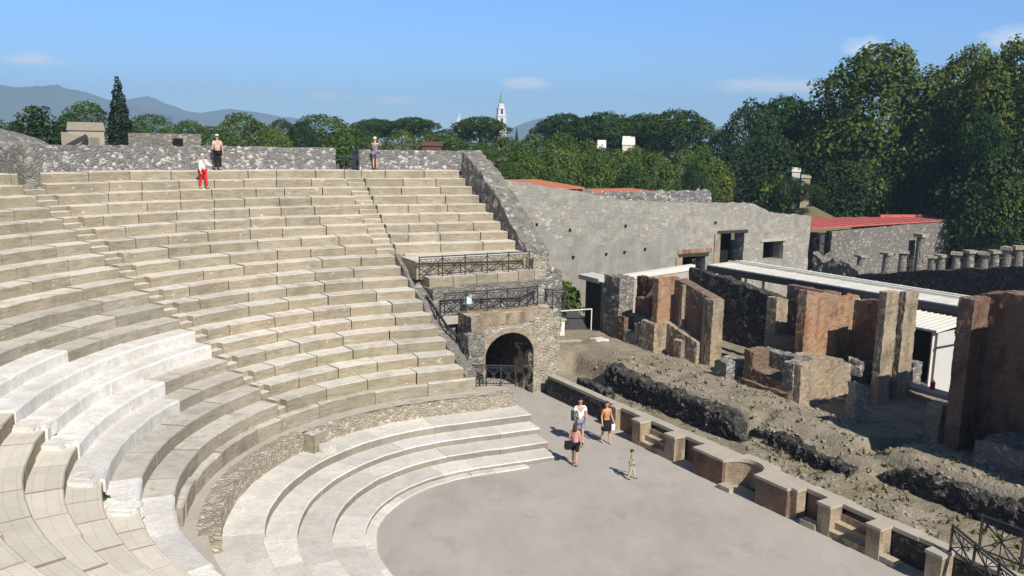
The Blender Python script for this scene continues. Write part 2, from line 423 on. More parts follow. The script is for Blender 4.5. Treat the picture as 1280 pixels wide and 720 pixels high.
def wm(op, a, b=0.0):
    n = wn('ShaderNodeMath', operation=op)
    for s_, v in zip(n.inputs, (a, b)):
        if hasattr(v, 'is_output'): wt.links.new(v, s_)
        else: s_.default_value = v
    return n.outputs[0]
tc = wn('ShaderNodeTexCoord'); sp = wn('ShaderNodeSeparateXYZ'); wt.links.new(tc.outputs['Generated'], sp.inputs[0])
nz = wn('ShaderNodeTexNoise'); nz.inputs['Scale'].default_value = 42; nz.inputs['Detail'].default_value = 6; nz.inputs['Roughness'].default_value = .6
mp = wn('ShaderNodeMapping'); mp.inputs['Scale'].default_value = (1, 1, 2.6)
wt.links.new(tc.outputs['Generated'], mp.inputs[0]); wt.links.new(mp.outputs[0], nz.inputs['Vector'])
tot = None
for u, v, wx, wz, amt in ((657, 104, 30, 8, 1.15), (495, 126, 40, 7, .75), (412, 119, 36, 7, .7), (40, 75, 34, 9, .8), (312, 117, 36, 8, .6), (950, 106, 70, 10, .8),
                          (1000, 112, 50, 9, .4), (1082, 60, 26, 12, .9), (1268, 48, 30, 14, .9), (748, 116, 30, 6, .35), (800, 108, 30, 8, .35), (575, 112, 24, 5, .3)):
    d = ray(u, v).normalized()
    ex = wm('DIVIDE', wm('SUBTRACT', sp.outputs[0], d.x), wx/F_); ez = wm('DIVIDE', wm('SUBTRACT', sp.outputs[2], d.z), wz/F_)
    r2 = wm('ADD', wm('MULTIPLY', ex, ex), wm('MULTIPLY', ez, ez))
    g = wm('MULTIPLY', wm('POWER', 2.718, wm('MULTIPLY', r2, -1.0)), amt)
    tot = g if tot is None else wm('ADD', tot, g)
tot = wm('MULTIPLY', tot, wm('GREATER_THAN', sp.outputs[1], 0))
cl = wm('MULTIPLY', wm('SUBTRACT', wm('ADD', tot, wm('MULTIPLY', nz.outputs['Fac'], 1.0)), .80), 1.5)
cl = wm('MINIMUM', wm('MAXIMUM', wm('MULTIPLY', cl, wm('MINIMUM', wm('MULTIPLY', tot, 6), 1.0)), 0), .9)
mx = wn('ShaderNodeMix', data_type='RGBA'); wt.links.new(cl, mx.inputs[0])
SKYGAIN = wn('ShaderNodeMix', data_type='RGBA', blend_type='MULTIPLY'); SKYGAIN.inputs[0].default_value = 1
wt.links.new(sky.outputs[0], SKYGAIN.inputs[6]); 
rp_ = wn('ShaderNodeValToRGB'); wt.links.new(sp.outputs[2], rp_.inputs[0])
rp_.color_ramp.elements[0].position = 0; rp_.color_ramp.elements[0].color = (.52, .74, 1.10, 1)
rp_.color_ramp.elements[1].position = .2; rp_.color_ramp.elements[1].color = (.60, .90, 1.30, 1)
e_ = rp_.color_ramp.elements.new(.42); e_.color = (.40, .46, .55, 1)
wt.links.new(rp_.outputs[0], SKYGAIN.inputs[7])
wt.links.new(SKYGAIN.outputs[2], mx.inputs[6]); mx.inputs[7].default_value = (7.5, 8.0, 8.6, 1)
wt.links.new(mx.outputs[2], bg.inputs[0]); bg.inputs[1].default_value = .10
SC.view_settings.view_transform = 'Standard'; SC.view_settings.look = 'None'; SC.view_settings.gamma = 1
SC.view_settings.exposure = .45

# ================================================================== THE GROUND
def smooth(a, b, x):
    t = min(max((x - a)/((b - a) or 1e-6), 0), 1); return t*t*(3 - 2*t)
def far_h(x, y):
    "height of the land outside the theatre: a plateau round the seats, low ground beyond the stage"
    d = Vector((x - CX, y - CY, 0)); r = d.length; g = math.degrees(math.atan2(d.y, d.x)) % 360
    low = -.6
    s_, t_ = tsof((x, y))
    k = smooth(82, 96, g) if g < 200 else 1 - smooth(262, 285, g)
    rr = r if d.dot(EV) < 0 else abs(d.dot(NV))
    h = low + (9.3 - low)*k*smooth(26.3, 27.6, rr)
    h += (4.6 - 4.6*smooth(400, 900, r))*(1 - k)*(smooth(48, 66, r)*smooth(60, 74, g if g < 200 else 0) + smooth(88, 104, r)*(1 - smooth(60, 74, g if g < 200 else 0)))
    h = h*(1 - smooth(260, 900, r)) + 1.0*smooth(260, 900, r)
    # grassy mound beyond the covered building
    m = at_d(1030, 262, 92); h += 5.6*math.exp(-(((x - m.x)/5.5)**2 + ((y - m.y)/7)**2)) if r > 40 else 0
    return h
def make_ground():
    mb = MB(); n = 144
    rs = [0, 10, 18, 22, 25, 26, 26.6, 27.2, 28, 30, 34, 40, 48, 56, 64, 72, 80, 88, 96, 105, 116, 130, 150, 180, 230, 320, 480, 750, 1200, 1900, 2900, 4000]
    for r in rs:
        for i in range(n):
            g = 2*math.pi*i/n; x, y = CX + r*math.cos(g), CY + r*math.sin(g)
            z = far_h(x, y) if r > 12 else -.6
            if r > 30: z += .25*noise.noise(Vector((x*.08, y*.08, 0)))
            mb.v.append((x, y, z))
    for a in range(len(rs) - 1):
        for i in range(n):
            j = (i + 1) % n
            mb.f.append((a*n + i, (a+1)*n + i, (a+1)*n + j, a*n + j)); mb.t.append(.5); mb.m.append(0)
    tag(mb.build('ground', M['earth'], smooth=True), kind='structure')
make_ground()

mb = MB()
NR, NQ = 14, 40
mb.v.append((CX, CY, 0))
FL = [W(-16, -9.2), W(.5, -9.2), W(.5, 40), W(-16, 40)]
mb.v = [(p[0], p[1], 0) for p in FL]; mb.f = [(0, 3, 2, 1)]; mb.t = [.5]; mb.m = [0]
tag(mb.build('orchestra_floor', M['floor']), kind='structure')

# ================================================================== THE SEATS
def path_block(mb, R, z0, z1, dep, q0, q1, tone=.5, m=0, ch=.03, jit=0.0, nseg=None, rjit=0.0):
    "a stone block bent along the seat curve: front face at radius R, from q0 to q1"
    L = q1 - q0; n = nseg or max(1, int(abs(L)/.5 + .5))
    prof = [(R, z0), (R, z1 - ch), (R + ch, z1), (R + dep, z1), (R + dep, z0)]
    P = []
    for i in range(n + 1):
        q = q0 + L*i/n
        for (r, z) in prof:
            p, _ = curve(R, q); b, nr = curve(R, q)
            p = b - nr*(r - R)
            w = noise.noise_vector(Vector((p.x, p.y, z))*2.3)*jit
            P.append((p.x + w.x, p.y + w.y, z + w.z*.6))
    F = []
    for i in range(n):
        a = i*5; b = a + 5
        for j in range(5):
            k = (j + 1) % 5
            F.append((a + j, a + k, b + k, b + j))
    F.append((0, 1, 2, 3, 4)[::-1]); F.append(tuple(n*5 + j for j in range(5)))
    mb.mesh(P, F, tone, m)

def seat_row(mb, k, q0, q1, dep=.9, below=.75, lmin=1.4, lmax=2.3, rs=None, jit=.022):
    rs = rs or rnd; R, z = rk(k), zk(k); q = q0
    while q < q1 - .05:
        L = rs.uniform(lmin, lmax)
        if q1 - (q + L) < .8: L = q1 - q
        dz, dr = rs.uniform(-.02, .018), rs.uniform(-.025, .03)
        path_block(mb, R + dr, z - below, z + dz, dep, q + .022, q + L - .022, rs.random(), 0, .03, jit)
        q += L

def q_at_s(R, s):
    "where a straight row reaches stage depth s"
    q = 0.0
    for _ in range(400):
        if tsof(curve(R, q)[0])[0] >= s: return q
        q -= .05
    return q

LST0, LST1 = 152.9, 150.6       # left stairway, from and to
QST0, QST1 = -.05, -.98         # right stairway lies on the straight
cw = empty('seating_wedge', (CX - 9, CY + 14, 5), 'broad middle wedge of curved brown stone seat rows between the two stairways', 'stone seating', 'wedges of stone seat rows round the orchestra')
rw_ = empty('seating_wedge', (-3.4, 45, 7), 'short upper wedge of stone seat rows above the railed terrace', 'stone seating', 'wedges of stone seat rows round the orchestra')
lw = empty('seating_wedge', (CX - 17, CY - 2, 5), 'left wedge of stone seat rows with the white marble benches, bending toward the viewer', 'stone seating', 'wedges of stone seat rows round the orchestra')
white = {12: (173.5, 192), 13: (153.2, 192.5), 14: (153.2, 193.5), 15: (167.5, 194.5), 16: (169.5, 202), 17: (197.5, 207), 18: (199, 236)}
for k in range(0, 19):
    R = rk(k); dep = 1.75 if k == 0 else .92
    rs = random.Random(100 + k)
    # centre
    mb = MB(); q1 = qphi(R, LST1)
    q0 = QST0 if k <= 8 else q_at_s(R, -5.0 + .0*k)
    seat_row(mb, k, q0, q1, dep, rs=rs)
    if k == 0: seat_row
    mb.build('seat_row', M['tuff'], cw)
    if k <= 8:
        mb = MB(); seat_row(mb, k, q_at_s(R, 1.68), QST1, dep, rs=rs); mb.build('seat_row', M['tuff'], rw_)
    # left
    mb = MB(); qa, qe = qphi(R, LST0), qphi(R, 282)
    if k in white:
        w0, w1 = qphi(R, white[k][0]), qphi(R, white[k][1])
        if w0 - qa > .3: seat_row(mb, k, qa, w0, dep, rs=rs)
        else: w0 = qa
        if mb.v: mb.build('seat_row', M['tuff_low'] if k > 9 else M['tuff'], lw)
        mb = MB(); seat_row(mb, k, w1, qe, dep, lmin=.9, lmax=1.6, rs=rs); mb.build('seat_row', M['tuff_paved'], lw)
        mw = MB(); q = w0
        while q < w1 - .05:
            L = rs.uniform(1.6, 3.2)
            if w1 - (q + L) < 1.2: L = w1 - q
            path_block(mw, R - .05 + rs.uniform(-.03, .03), zk(k) - .62, zk(k) + .05 + rs.uniform(-.02, .02), .9, q + .012, q + L - .012, rs.random(), 0, .06, .03, max(4, int(L/.3)))
            q += L
        if k in (14, 15, 16, 17):       # broken ends
            for _ in range(5):
                qq = w1 + rs.uniform(-.35, .2); p, nr = curve(R, qq); p = p - nr*rs.uniform(.3, .6)
                hw = rs.uniform(.15, .32)
                mw.rough([(p.x + a*hw*1.3, p.y + b*hw, zk(k) + c) for c in (-.3, rs.uniform(.05, .12)) for a, b in ((-1,-1),(1,-1),(1,1),(-1,1))], (3, 3, 2), .06, rs.random())
        tag(mw.build('marble_bench', M['marble'], lw), 'worn white marble bench set into the brown rows')
    else:
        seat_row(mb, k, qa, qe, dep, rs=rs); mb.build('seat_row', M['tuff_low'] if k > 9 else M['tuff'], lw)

def stair(name, label, ks, qf, loc, kk):
    st = empty(name, loc, label, 'staircase', 'stairways through the seats')
    for k in ks:
        R, z = rk(k), zk(k); q0, q1 = qf(R, k); mb = MB(); rs = random.Random(k*3 + kk)
        path_block(mb, R + .02, z - .7, z - .2 + rs.uniform(-.01, .01), .5, q0 + .012, q1 - .012, .6 + .4*rs.random(), 0, .02, .01, 1)
        path_block(mb, R + .33, z - .7, z + rs.uniform(-.01, .005), .52, q0 + .012, q1 - .012, .4 + .4*rs.random(), 0, .02, .01, 1)
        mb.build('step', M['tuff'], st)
stair('seat_stairway', 'narrow stone stairway cut through the seat rows left of the middle wedge', range(1, 19), lambda R, k: (qphi(R, LST1), qphi(R, LST0)), (CX - 15.5, CY + 8, 4), 1)
stair('seat_stairway', 'narrow stone stairway cut between the middle wedge and the short upper wedge', range(1, 9), lambda R, k: (QST1, QST0), (-6.7, 42, 7), 2)
# ledge where the right stairway meets the top
mb = MB(); path_block(mb, rk(0) + .02, zk(0) - .7, zk(0) - .01, 1.7, QST1 + .01, QST0 - .01, .5)
tag(mb.build('landing_slab', M['tuff'], loc=curve(rk(0), -.5)[0] + Vector((0, 0, 9))), 'flat stone slab at the head of the right stairway by the wall gap', 'stone slab')
mb = MB(); path_block(mb, rk(0) + .02, zk(0) - .7, zk(0) - .01, 1.7, qphi(rk(0), LST1) + .01, qphi(rk(0), LST0) - .01, .5)
tag(mb.build('landing_slab', M['tuff'], loc=curve(rk(0), qphi(rk(0), LST1))[0] + Vector((0, 0, 9))), 'flat stone slab at the head of the left stairway by the rubble wall end', 'stone slab')

# kerb at the foot of the rows and the walkway below it
ZW = 1.45
mb = MB(); rs = random.Random(5); R = 9.84; q = q_at_s(R, -4.6); qe = qphi(R, 198)
while q < qe:
    L = min(rs.uniform(1.2, 2.6), qe - q) ; path_block(mb, R + rs.uniform(-.03, .02), ZW - .3, 2.0 + rs.uniform(-.05, .02), .9, q + .01, q + L - .01, rs.random(), 0, .05, .04, max(2, int(L/.35))); q += L
tag(mb.build('foot_kerb', M['tuff_low'], loc=curve(R, 3)[0] + Vector((0, 0, ZW))), 'low worn stone kerb curving along the foot of the lowest brown seat row', 'kerb')
mb = MB()
def ring(mb, R0, R1, z, q0, q1, n, zf=None):
    b = len(mb.v)
    for i in range(n + 1):
        g = i/n
        for R in (R0, R1):
            q = (q0(R)*(1 - g) + q1(R)*g)
            p, _ = curve(R, q); mb.v.append((p.x, p.y, z))
    for i in range(n):
        mb.f.append((b + 2*i, b + 2*i + 2, b + 2*i + 3, b + 2*i + 1)); mb.t.append(.5); mb.m.append(0)
ring(mb, 9.25, 10.4, ZW, lambda R: -3.4, lambda R: qphi(R, 290), 80)
b = len(mb.v)
tag(mb.build('walkway', M['walk']), kind='structure')

# rubble retaining wall between walkway and the marble steps
def rubble_ring(name, label, Rf, Rb, q0, q1, zb, ztop, mat, amp=.05, topamp=.12, seg=.28, nk=4):
    mb = MB(); n = int((q1 - q0)/seg); V = []; F = []
    nj = 2
    for i in range(n + 1):
        q = q0 + (q1 - q0)*i/n
        zt = ztop(i/n) if callable(ztop) else ztop
        row = [(0, k) for k in range(nk + 1)] + [(j, nk) for j in range(1, nj)] + [(nj, k) for k in range(nk, -1, -1)]
        for j, k in row:
            R = Rf + (Rb - Rf)*j/nj; p0, nr = curve(Rf, q); p = p0 - nr*(R - Rf)
            z = zb + (zt - zb)*k/nk
            v = Vector((p.x, p.y, z)); nv = noise.noise_vector(v*2.1) + noise.noise_vector(v*5.3)*.7
            v = v + nv*amp*.75
            if k == nk: v.z += topamp*noise.noise(Vector((p.x*2.3, p.y*2.3, j*.4)))
            V.append(v)
    w = 2*nk + nj + 1 
    w = len(row)
    for i in range(n):
        for j in range(w - 1):
            F.append((i*w + j, i*w + j + 1, (i+1)*w + j + 1, (i+1)*w + j))
    F.append(tuple(range(w))[::-1]); F.append(tuple(n*w + j for j in range(w)))
    mb.mesh(V, F)
    return mb.build(name, mat, loc=curve(Rf, (q0 + q1)/2)[0] + Vector((0, 0, zb)))
tag(rubble_ring('rubble_wall', '', 8.98, 9.55, -3.4, qphi(8.98, 150), -.1, lambda g: 1.47 - .06*g, M['rubble_pale'], .05, .10), 'low pale rubble retaining wall behind the white steps, right of the broken pedestal', 'rubble wall', 'low rubble walls along the walkway')
tag(rubble_ring('rubble_wall', '', 8.93, 9.5, qphi(8.93, 152), qphi(8.93, 202), .8, lambda g: 1.51 - .04*g, M['rubble_pale'], .045, .10), 'low pale rubble retaining wall curving left of the broken pedestal', 'rubble wall', 'low rubble walls along the walkway')
# broken marble pedestal
p, nr = curve(8.7, qphi(8.7, 150.8)); pe = empty('broken_pedestal', (p.x, p.y, .9), 'broken white stone block standing against the low rubble wall', 'stone block')
mb = MB(); g = math.atan2(nr.y, nr.x)
def rbox(mb, c, sz, rz, n, amp, tone=.5, seed=0, topamp=0):
    cx, cy, cz = c; ca, sa = math.cos(rz), math.sin(rz); C = []
    for z in (0, sz[2]):
        for x, y in ((-1,-1),(1,-1),(1,1),(-1,1)):
            x *= sz[0]/2; y *= sz[1]/2
            C.append((cx + x*ca - y*sa, cy + x*sa + y*ca, cz + z))
    mb.rough(C, n, amp, tone, 0, None, topamp, seed)
rbox(mb, (p.x, p.y, .88), (.5, .62, .62), g, (4, 5, 4), .07, .2, 1, .08); mb.build('block', M['tuff_low'], pe)
mb = MB(); rbox(mb, (p.x + nr.x*.5 - nr.y*.1, p.y + nr.y*.5 + nr.x*.1, .9), (.36, .45, .3), g, (3, 3, 3), .08, .3, 2, .05); mb.build('fragment', M['marble_step'], pe)

# the four broad marble steps
ms = empty('marble_steps', (CX - 5, CY + 4, 0), 'four broad white marble steps sweeping round the orchestra floor', 'stone steps')
SZ = [.903, .615, .40, .175]; SR = [7.83, 6.95, 5.99, 5.06]
def q_end(R, i): return q_at_s_t(R, i)
ends = [W(.2, 5.75), W(1.1, 8.4)]   # line on which the steps stop
def q_cut(R, a, b):
    q = 0; a = Vector(a); b = Vector(b); d = (b - a); nn = Vector((-d.y, d.x, 0))
    for _ in range(400):
        p = curve(R, q)[0]
        if (p - a).dot(Vector((-d.y, d.x, 0))) > 0: return q
        q -= .04
    return q
LA, LB = Vector((.86, 32.7, 0)), Vector((1.61, 30.27, 0))
for i in range(4):
    R = SR[i]; mb = MB(); rs = random.Random(40 + i); dep = (9.2 - R) if i == 0 else SR[i-1] - R + .15
    q = q_cut(R, LA, LB) ; 
    qe = qphi(R, 285); qsplit = qphi(R, 186)
    while q < qe - .05:
        L = rs.uniform(1.2, 2.4)
        if qe - q - L < .8: L = qe - q
        path_block(mb, R + rs.uniform(-.012, .012), -.3, SZ[i] + rs.uniform(-.006, .006), dep, q + .004, q + L - .004, rs.random(), 0, .035, .022, max(3, int(L/.25))); q += L
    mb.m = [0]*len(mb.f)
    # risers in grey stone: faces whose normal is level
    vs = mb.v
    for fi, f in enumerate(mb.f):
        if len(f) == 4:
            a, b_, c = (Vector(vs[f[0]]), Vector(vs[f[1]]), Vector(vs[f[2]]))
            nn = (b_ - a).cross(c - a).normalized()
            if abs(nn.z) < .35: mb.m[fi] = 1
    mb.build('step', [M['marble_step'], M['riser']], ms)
mb = MB(); q = q_cut(4.78, LA, LB) + 1.2; qe = qphi(4.78, 285); rs = random.Random(9)
while q < qe - .05:
    L = min(rs.uniform(.9, 1.8), qe - q); path_block(mb, 4.76 + rs.uniform(-.02, .02), -.2, .05 + rs.uniform(-.012, .012), .4, q + .006, q + L - .006, rs.random(), 0, .015, .03, max(2, int(L/.3))); q += L
tag(mb.build('floor_kerb', M['marble_step'], loc=curve(4.8, 3)[0]), 'thin broken pale stone edging between the lowest white step and the dusty floor', 'kerb')

# ================================================================== WALL ALONG THE TOP
RT = rk(0) + 1.15
def topz(base, a):
    return lambda g: base + a*noise.noise(Vector((g*14, base, 0)))
tag(rubble_ring('rubble_wall', '', RT, RT + .75, .15, qphi(RT, 150.0), 9.6, topz(11.08, .05), M['rubble_grey'], .05, .07, .3, 5), 'long grey rubble wall with white stones along the top of the seats, left of the gap', 'rubble wall', 'rubble walls along the top of the seats')
tag(rubble_ring('rubble_wall', '', RT, RT + .75, -8.0, -.95, 9.6, topz(11.0, .05), M['rubble_grey'], .05, .07, .3, 5), 'shorter rubble wall along the top of the seats, between the gap and the sloping end wall', 'rubble wall', 'rubble walls along the top of the seats')
tag(rubble_ring('rubble_wall', '', RT + .5, RT + 1.2, qphi(RT, 152.6), qphi(RT, 205), 9.0, topz(10.55, .08), M['rubble_grey'], .06, .1, .35, 5), 'lower grey rubble wall at far left, beyond the striped wall end', 'rubble wall', 'rubble walls along the top of the seats')
# striped wall end by the left stair head
p, nr = curve(RT - .75, qphi(RT - .75, 151.4)); g = math.atan2(nr.y, nr.x)
mb = MB(); rbox(mb, (p.x, p.y, 9.3), (1.7, .7, 1.7), g, (6, 4, 7), .03, .5, 3, .05)
tag(mb.build('wall_end', M['rubble_mid'], loc=(p.x, p.y, 9.3)), 'grey coursed masonry wall end standing at the head of the left stairway', 'wall end')
# grey mound at far left
p = at_d(8, 180, 46); mb = MB(); V = []; F = []
for i in range(9):
    for j in range(24):
        g = 2*math.pi*j/24; r = 4.6*math.sin(math.pi/2*i/8); z = 8.6 + 3.15*math.cos(math.pi/2*i/8)
        v = Vector((p.x - 1.2 + r*math.cos(g), p.y + r*math.sin(g), z)); V.append(v + noise.noise_vector(v*.9)*.14)
for i in range(8):
    for j in range(24): F.append((i*24 + j, i*24 + (j+1) % 24, (i+1)*24 + (j+1) % 24, (i+1)*24 + j))
mb.mesh(V, F); tag(mb.build('vault_mound', M['rubble_mid'], loc=(p.x - 1.2, p.y, 8.6), smooth=True), 'rounded grey concrete vault top swelling above the wall at far left', 'vault')
# barrier in the gap
def railing(label, base, h, npan, name='railing', group='iron railings', up_gap=.12, cross=True, rng=None, lean=None):
    "base: list of corner points; posts, rails and crossed panels as parts"
    o = empty(name, base[0], label, 'railing', group)
    mbp = None
    pts = []
    for a, b in zip(base, base[1:]):
        a, b = Vector(a), Vector(b); n = max(1, int(round((b - a).length/npan)))
        pts += [a + (b - a)*i/n for i in range(n)]
    pts.append(Vector(base[-1]))
    for p in pts:
        mb = MB(); mb.bar(p, p + Vector((0, 0, h + .04)), .055); mb.build('post', M['iron'], o)
    mb = MB()
    for a, b in zip(pts, pts[1:]): mb.bar(a + Vector((0, 0, h)), b + Vector((0, 0, h)), .05)
    mb.build('top_rail', M['iron'], o)
    for a, b in zip(pts, pts[1:]):
        mb = MB(); lo, hi = Vector((0, 0, up_gap)), Vector((0, 0, h - .1))
        mb.bar(a + lo, b + lo, .035); mb.bar(a + hi, b + hi, .03)
        mb.bar(a + lo, b + hi, .028); mb.bar(a + hi, b + lo, .028)
        m_ = (a + b)/2; d = (b - a)
        for f in (.25, .75): mb.bar(a + d*f + lo, a + d*.5 + (lo + hi)/2, .02); mb.bar(a + d*f + hi, a + d*.5 + (lo + hi)/2, .02)
        mb.bar(m_ + lo, m_ + hi, .022)
        mb.build('panel', M['iron'], o)
    return o
a, b = curve(RT - .9, -.12)[0], curve(RT - .9, -.9)[0]
railing('short dark crossed barrier closing the gap in the top rubble wall', [(a.x, a.y, 9.93), (b.x, b.y, 9.93)], .75, 1.2)
mb = MB(); p = curve(RT - .5, -.93)[0]; mb.box((p.x, p.y, 10.25), (.12, .35, 1.9), R_(25)); tag(mb.build('gap_post', M['wood_dark'], loc=(p.x, p.y, 9.4)), 'dark upright board on the right side of the gap in the top wall', 'post')
# ================================================================== GATEWAY AND TERRACE (tribunal)
FINE = 2.0
def rough_st(name, mat, s0, s1, t0, t1, z0, z1, n=None, amp=.04, top=None, topamp=.06, seed=0, parent=None, label=None, cat=None, group=None, tone=.5, freq=2.6):
    mb = MB()
    if mat in (M['brick'], M['brick_dark'], M['brick_pale']): freq = 6.0
    if n is None: n = (max(2, int(abs(t1 - t0)/.3)), max(2, int(abs(s1 - s0)/.35)), max(2, int((z1 - z0)/.3)))
    # corners: i along t, j along s
    C = [W(s0,t0,z0), W(s0,t1,z0), W(s1,t1,z0), W(s1,t0,z0), W(s0,t0,z1), W(s0,t1,z1), W(s1,t1,z1), W(s1,t0,z1)]
    mb.rough(C, tuple(int(q*FINE + .5) or 1 for q in n), amp*1.5, tone, 0, top, topamp, seed, freq)
    if parent is None:
        o = mb.build(name, mat, loc=W((s0+s1)/2, (t0+t1)/2, z0)); tag(o, label, cat, group)
    else: o = mb.build(name, mat, parent)
    return o
def prof(pts):
    "piecewise linear height factor along the first axis"
    def f(a, b):
        for (x0, y0), (x1, y1) in zip(pts, pts[1:]):
            if a <= x1: return y0 + (y1 - y0)*(a - x0)/max(1e-6, x1 - x0)
        return pts[-1][1]
    return f

# sloping end wall of the seats
ztop = 11.05; zb = 3.0
f = prof([(0, 1), (.3, (9.94-zb)/(ztop-zb)), (.66, (8.1-zb)/(ztop-zb)), (.95, (6.4-zb)/(ztop-zb)), (1, (6.15-zb)/(ztop-zb))])
rough_st('end_wall', M['rubble_mid'], 1.72, 2.95, -10.5, -3.3, zb, ztop, (28, 4, 18), .06, f, .1, 4, None, 'sloping rubble end wall closing the right side of the seat rows, dark on its inner face', 'wall')
# big plastered wall running off behind the stage
bw = empty('plastered_wall', W(14, -8, 0), 'huge grey plastered masonry wall with two dark doorways behind the stage ruins', 'wall')
ZT = 10.0
def bigtop(s):
    P = [(2.9, 9.55), (4.2, 9.35), (6.75, 8.95), (8.6, 8.75), (11.4, 8.22), (15, 8.0), (21.5, 7.8), (22.6, 7.75), (24.2, 7.1), (28.2, 6.8)]
    for (a, b), (c, d) in zip(P, P[1:]):
        if s <= c: return b + (d - b)*(s - a)/(c - a)
    return P[-1][1]
def bigseg(s0, s1, z0, z1=None, name='wall_section', mat='bigwall', t0=-8.0, t1=-8.9):
    mb = MB(); n = (max(1, int((s1 - s0)/.35)), 3, max(2, int(((z1 or 9) - z0)/.4)))
    C = [W(s0,t0,z0), W(s1,t0,z0), W(s1,t1,z0), W(s0,t1,z0), W(s0,t0,z1 or ZT), W(s1,t0,z1 or ZT), W(s1,t1,z1 or ZT), W(s0,t1,z1 or ZT)]
    if z1 is None: mb.rough(C, n, .05, .5, 0, lambda a, b: (bigtop(s0 + (s1 - s0)*a) - z0)/(ZT - z0), .09, 6)
    else: mb.rough(C, n, .03, .5, 0, None, 0, 6)
    return mb.build(name, M[mat], bw)
D1, D2, D3 = (16.3, 18.3, 4.55), (19.55, 21.75, 5.92), (23.6, 25.6, 5.2)
bigseg(2.6, D1[0], -.6); bigseg(D1[0], D1[1], D1[2]); bigseg(D1[1], D2[0], -.6); bigseg(D2[0], D2[1], D2[2]); bigseg(D2[1], D3[0], -.6)
bigseg(D3[0], D3[1], D3[2]); bigseg(D3[0], D3[1], -.6, 3.9); bigseg(D3[1], 28.2, -.6)
for d in (D1, D2, D3):
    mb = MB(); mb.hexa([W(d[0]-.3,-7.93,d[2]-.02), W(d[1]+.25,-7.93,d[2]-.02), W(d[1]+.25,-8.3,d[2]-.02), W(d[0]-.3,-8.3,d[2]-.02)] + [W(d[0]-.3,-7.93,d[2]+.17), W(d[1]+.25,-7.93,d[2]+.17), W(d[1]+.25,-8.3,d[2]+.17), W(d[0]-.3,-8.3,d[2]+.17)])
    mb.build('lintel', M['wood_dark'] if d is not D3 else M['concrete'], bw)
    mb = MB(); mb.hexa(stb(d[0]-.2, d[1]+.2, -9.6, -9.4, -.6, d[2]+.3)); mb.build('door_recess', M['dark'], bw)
for d in (D1, D2):
    mb = MB(); mb.rough([W(d[0]-.55,-7.94,2.5), W(d[0]-.01,-7.94,2.5), W(d[0]-.01,-8.2,2.5), W(d[0]-.55,-8.2,2.5), W(d[0]-.55,-7.94,d[2]-.03), W(d[0]-.01,-7.94,d[2]-.03), W(d[0]-.01,-8.2,d[2]-.03), W(d[0]-.55,-8.2,d[2]-.03)], (2, 1, 8), .03); mb.build('door_jamb', M['brick_pale'], bw)
mb = MB(); mb.rough(stb(15.9, 18.8, -8.2, -7.95, 4.74, 5.02), (2, 8, 2), .02); mb.build('brick_band', M['brick'], bw)
for s_, z_ in ((7.8, 5.0), (10.2, 5.05), (11.6, 5.1), (13.2, 5.2), (7.5, 6.6), (11.6, 6.7), (19, 6.65), (5.2, 7.0)):
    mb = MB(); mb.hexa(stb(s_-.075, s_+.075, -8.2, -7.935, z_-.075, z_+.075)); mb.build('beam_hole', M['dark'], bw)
# ragged dark wall just behind its top
rough_st('ruined_wall', M['rubble_grey'], 10, 20.5, -10.6, -10.0, 4, 8.55, (3, 30, 8), .08, None, .2, 11, None, 'ragged dark ruined wall top showing just behind the big plastered wall', 'wall')

# gateway with the vault
gw = empty('vaulted_gateway', W(-1.3, 0, 0), 'ruined brick and rubble gateway with a dark round vault beside the steps', 'gateway')
sp_, rad, scx = 1.95, 1.29, -1.29
arc = [(scx - rad*math.cos(math.pi*i/16), sp_ + 1.08*math.sin(math.pi*i/16)) for i in range(17)]
mb = MB(); zt = 3.86
def gfront(mb, t, ext=.0):
    for (a, za), (b, zb_) in zip(arc, arc[1:]):
        for k in range(3):
            f0, f1 = k/3, (k+1)/3
            P = [W(a,t,za+(zt-za)*f0), W(b,t,zb_+(zt-zb_)*f0), W(b,t,zb_+(zt-zb_)*f1), W(a,t,za+(zt-za)*f1)]
            mb.quad(P)
gfront(mb, 0)
for (a, za), (b, zb_) in zip(arc, arc[1:]): mb.quad([W(a,0,zt), W(b,0,zt), W(b,-1.2,zt), W(a,-1.2,zt)])
mb.build('arch_wall', M['rubble_pale'], gw)
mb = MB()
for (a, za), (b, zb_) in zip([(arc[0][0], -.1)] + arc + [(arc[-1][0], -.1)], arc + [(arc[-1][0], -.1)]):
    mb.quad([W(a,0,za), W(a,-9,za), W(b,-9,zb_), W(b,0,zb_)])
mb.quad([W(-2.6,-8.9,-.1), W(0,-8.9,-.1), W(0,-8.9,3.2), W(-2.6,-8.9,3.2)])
mb.build('vault', M['rubble_dark'], gw)  # dark rubble puts the tunnel's shade into the vault's colour
mb = MB()
for i in range(16):
    g0, g1 = math.pi*i/16, math.pi*(i+1)/16; P = []
    for t in (.06, -.25):
        for g, e in ((g0, 0.012), (g1, 0.012), (g1, .26), (g0, .26)):
            P.append(W(scx - (rad + e - .01)*math.cos(g), t, sp_ + (1.08 + e - .01)*math.sin(g)))
    mb.hexa(P, rnd.random())
mb.build('arch_ring', M['tuff'], gw)
rough_st('pier', M['rubble_pale'], -.01, 1.05, -1.6, .07, -.1, 3.86, (5, 4, 12), .05, None, .12, 21, gw)
rough_st('pier', M['rubble_pale'], .95, 1.55, -1.4, -.1, -.1, 3.3, (4, 3, 11), .07, None, .18, 22, gw)
rough_st('pier', M['brick_pale'], -3.3, -2.56, -1.3, .05, -.1, 3.83, (4, 3, 12), .03, None, .02, 23, gw)
mb = MB(); mb.rough(stb(-3.3, .95, -1.35, .035, 3.45, 3.93), (10, 24, 3), .025, .5, 0, None, .05, 25, 5); mb.build('deck_edge', M['brick_pale'], gw)
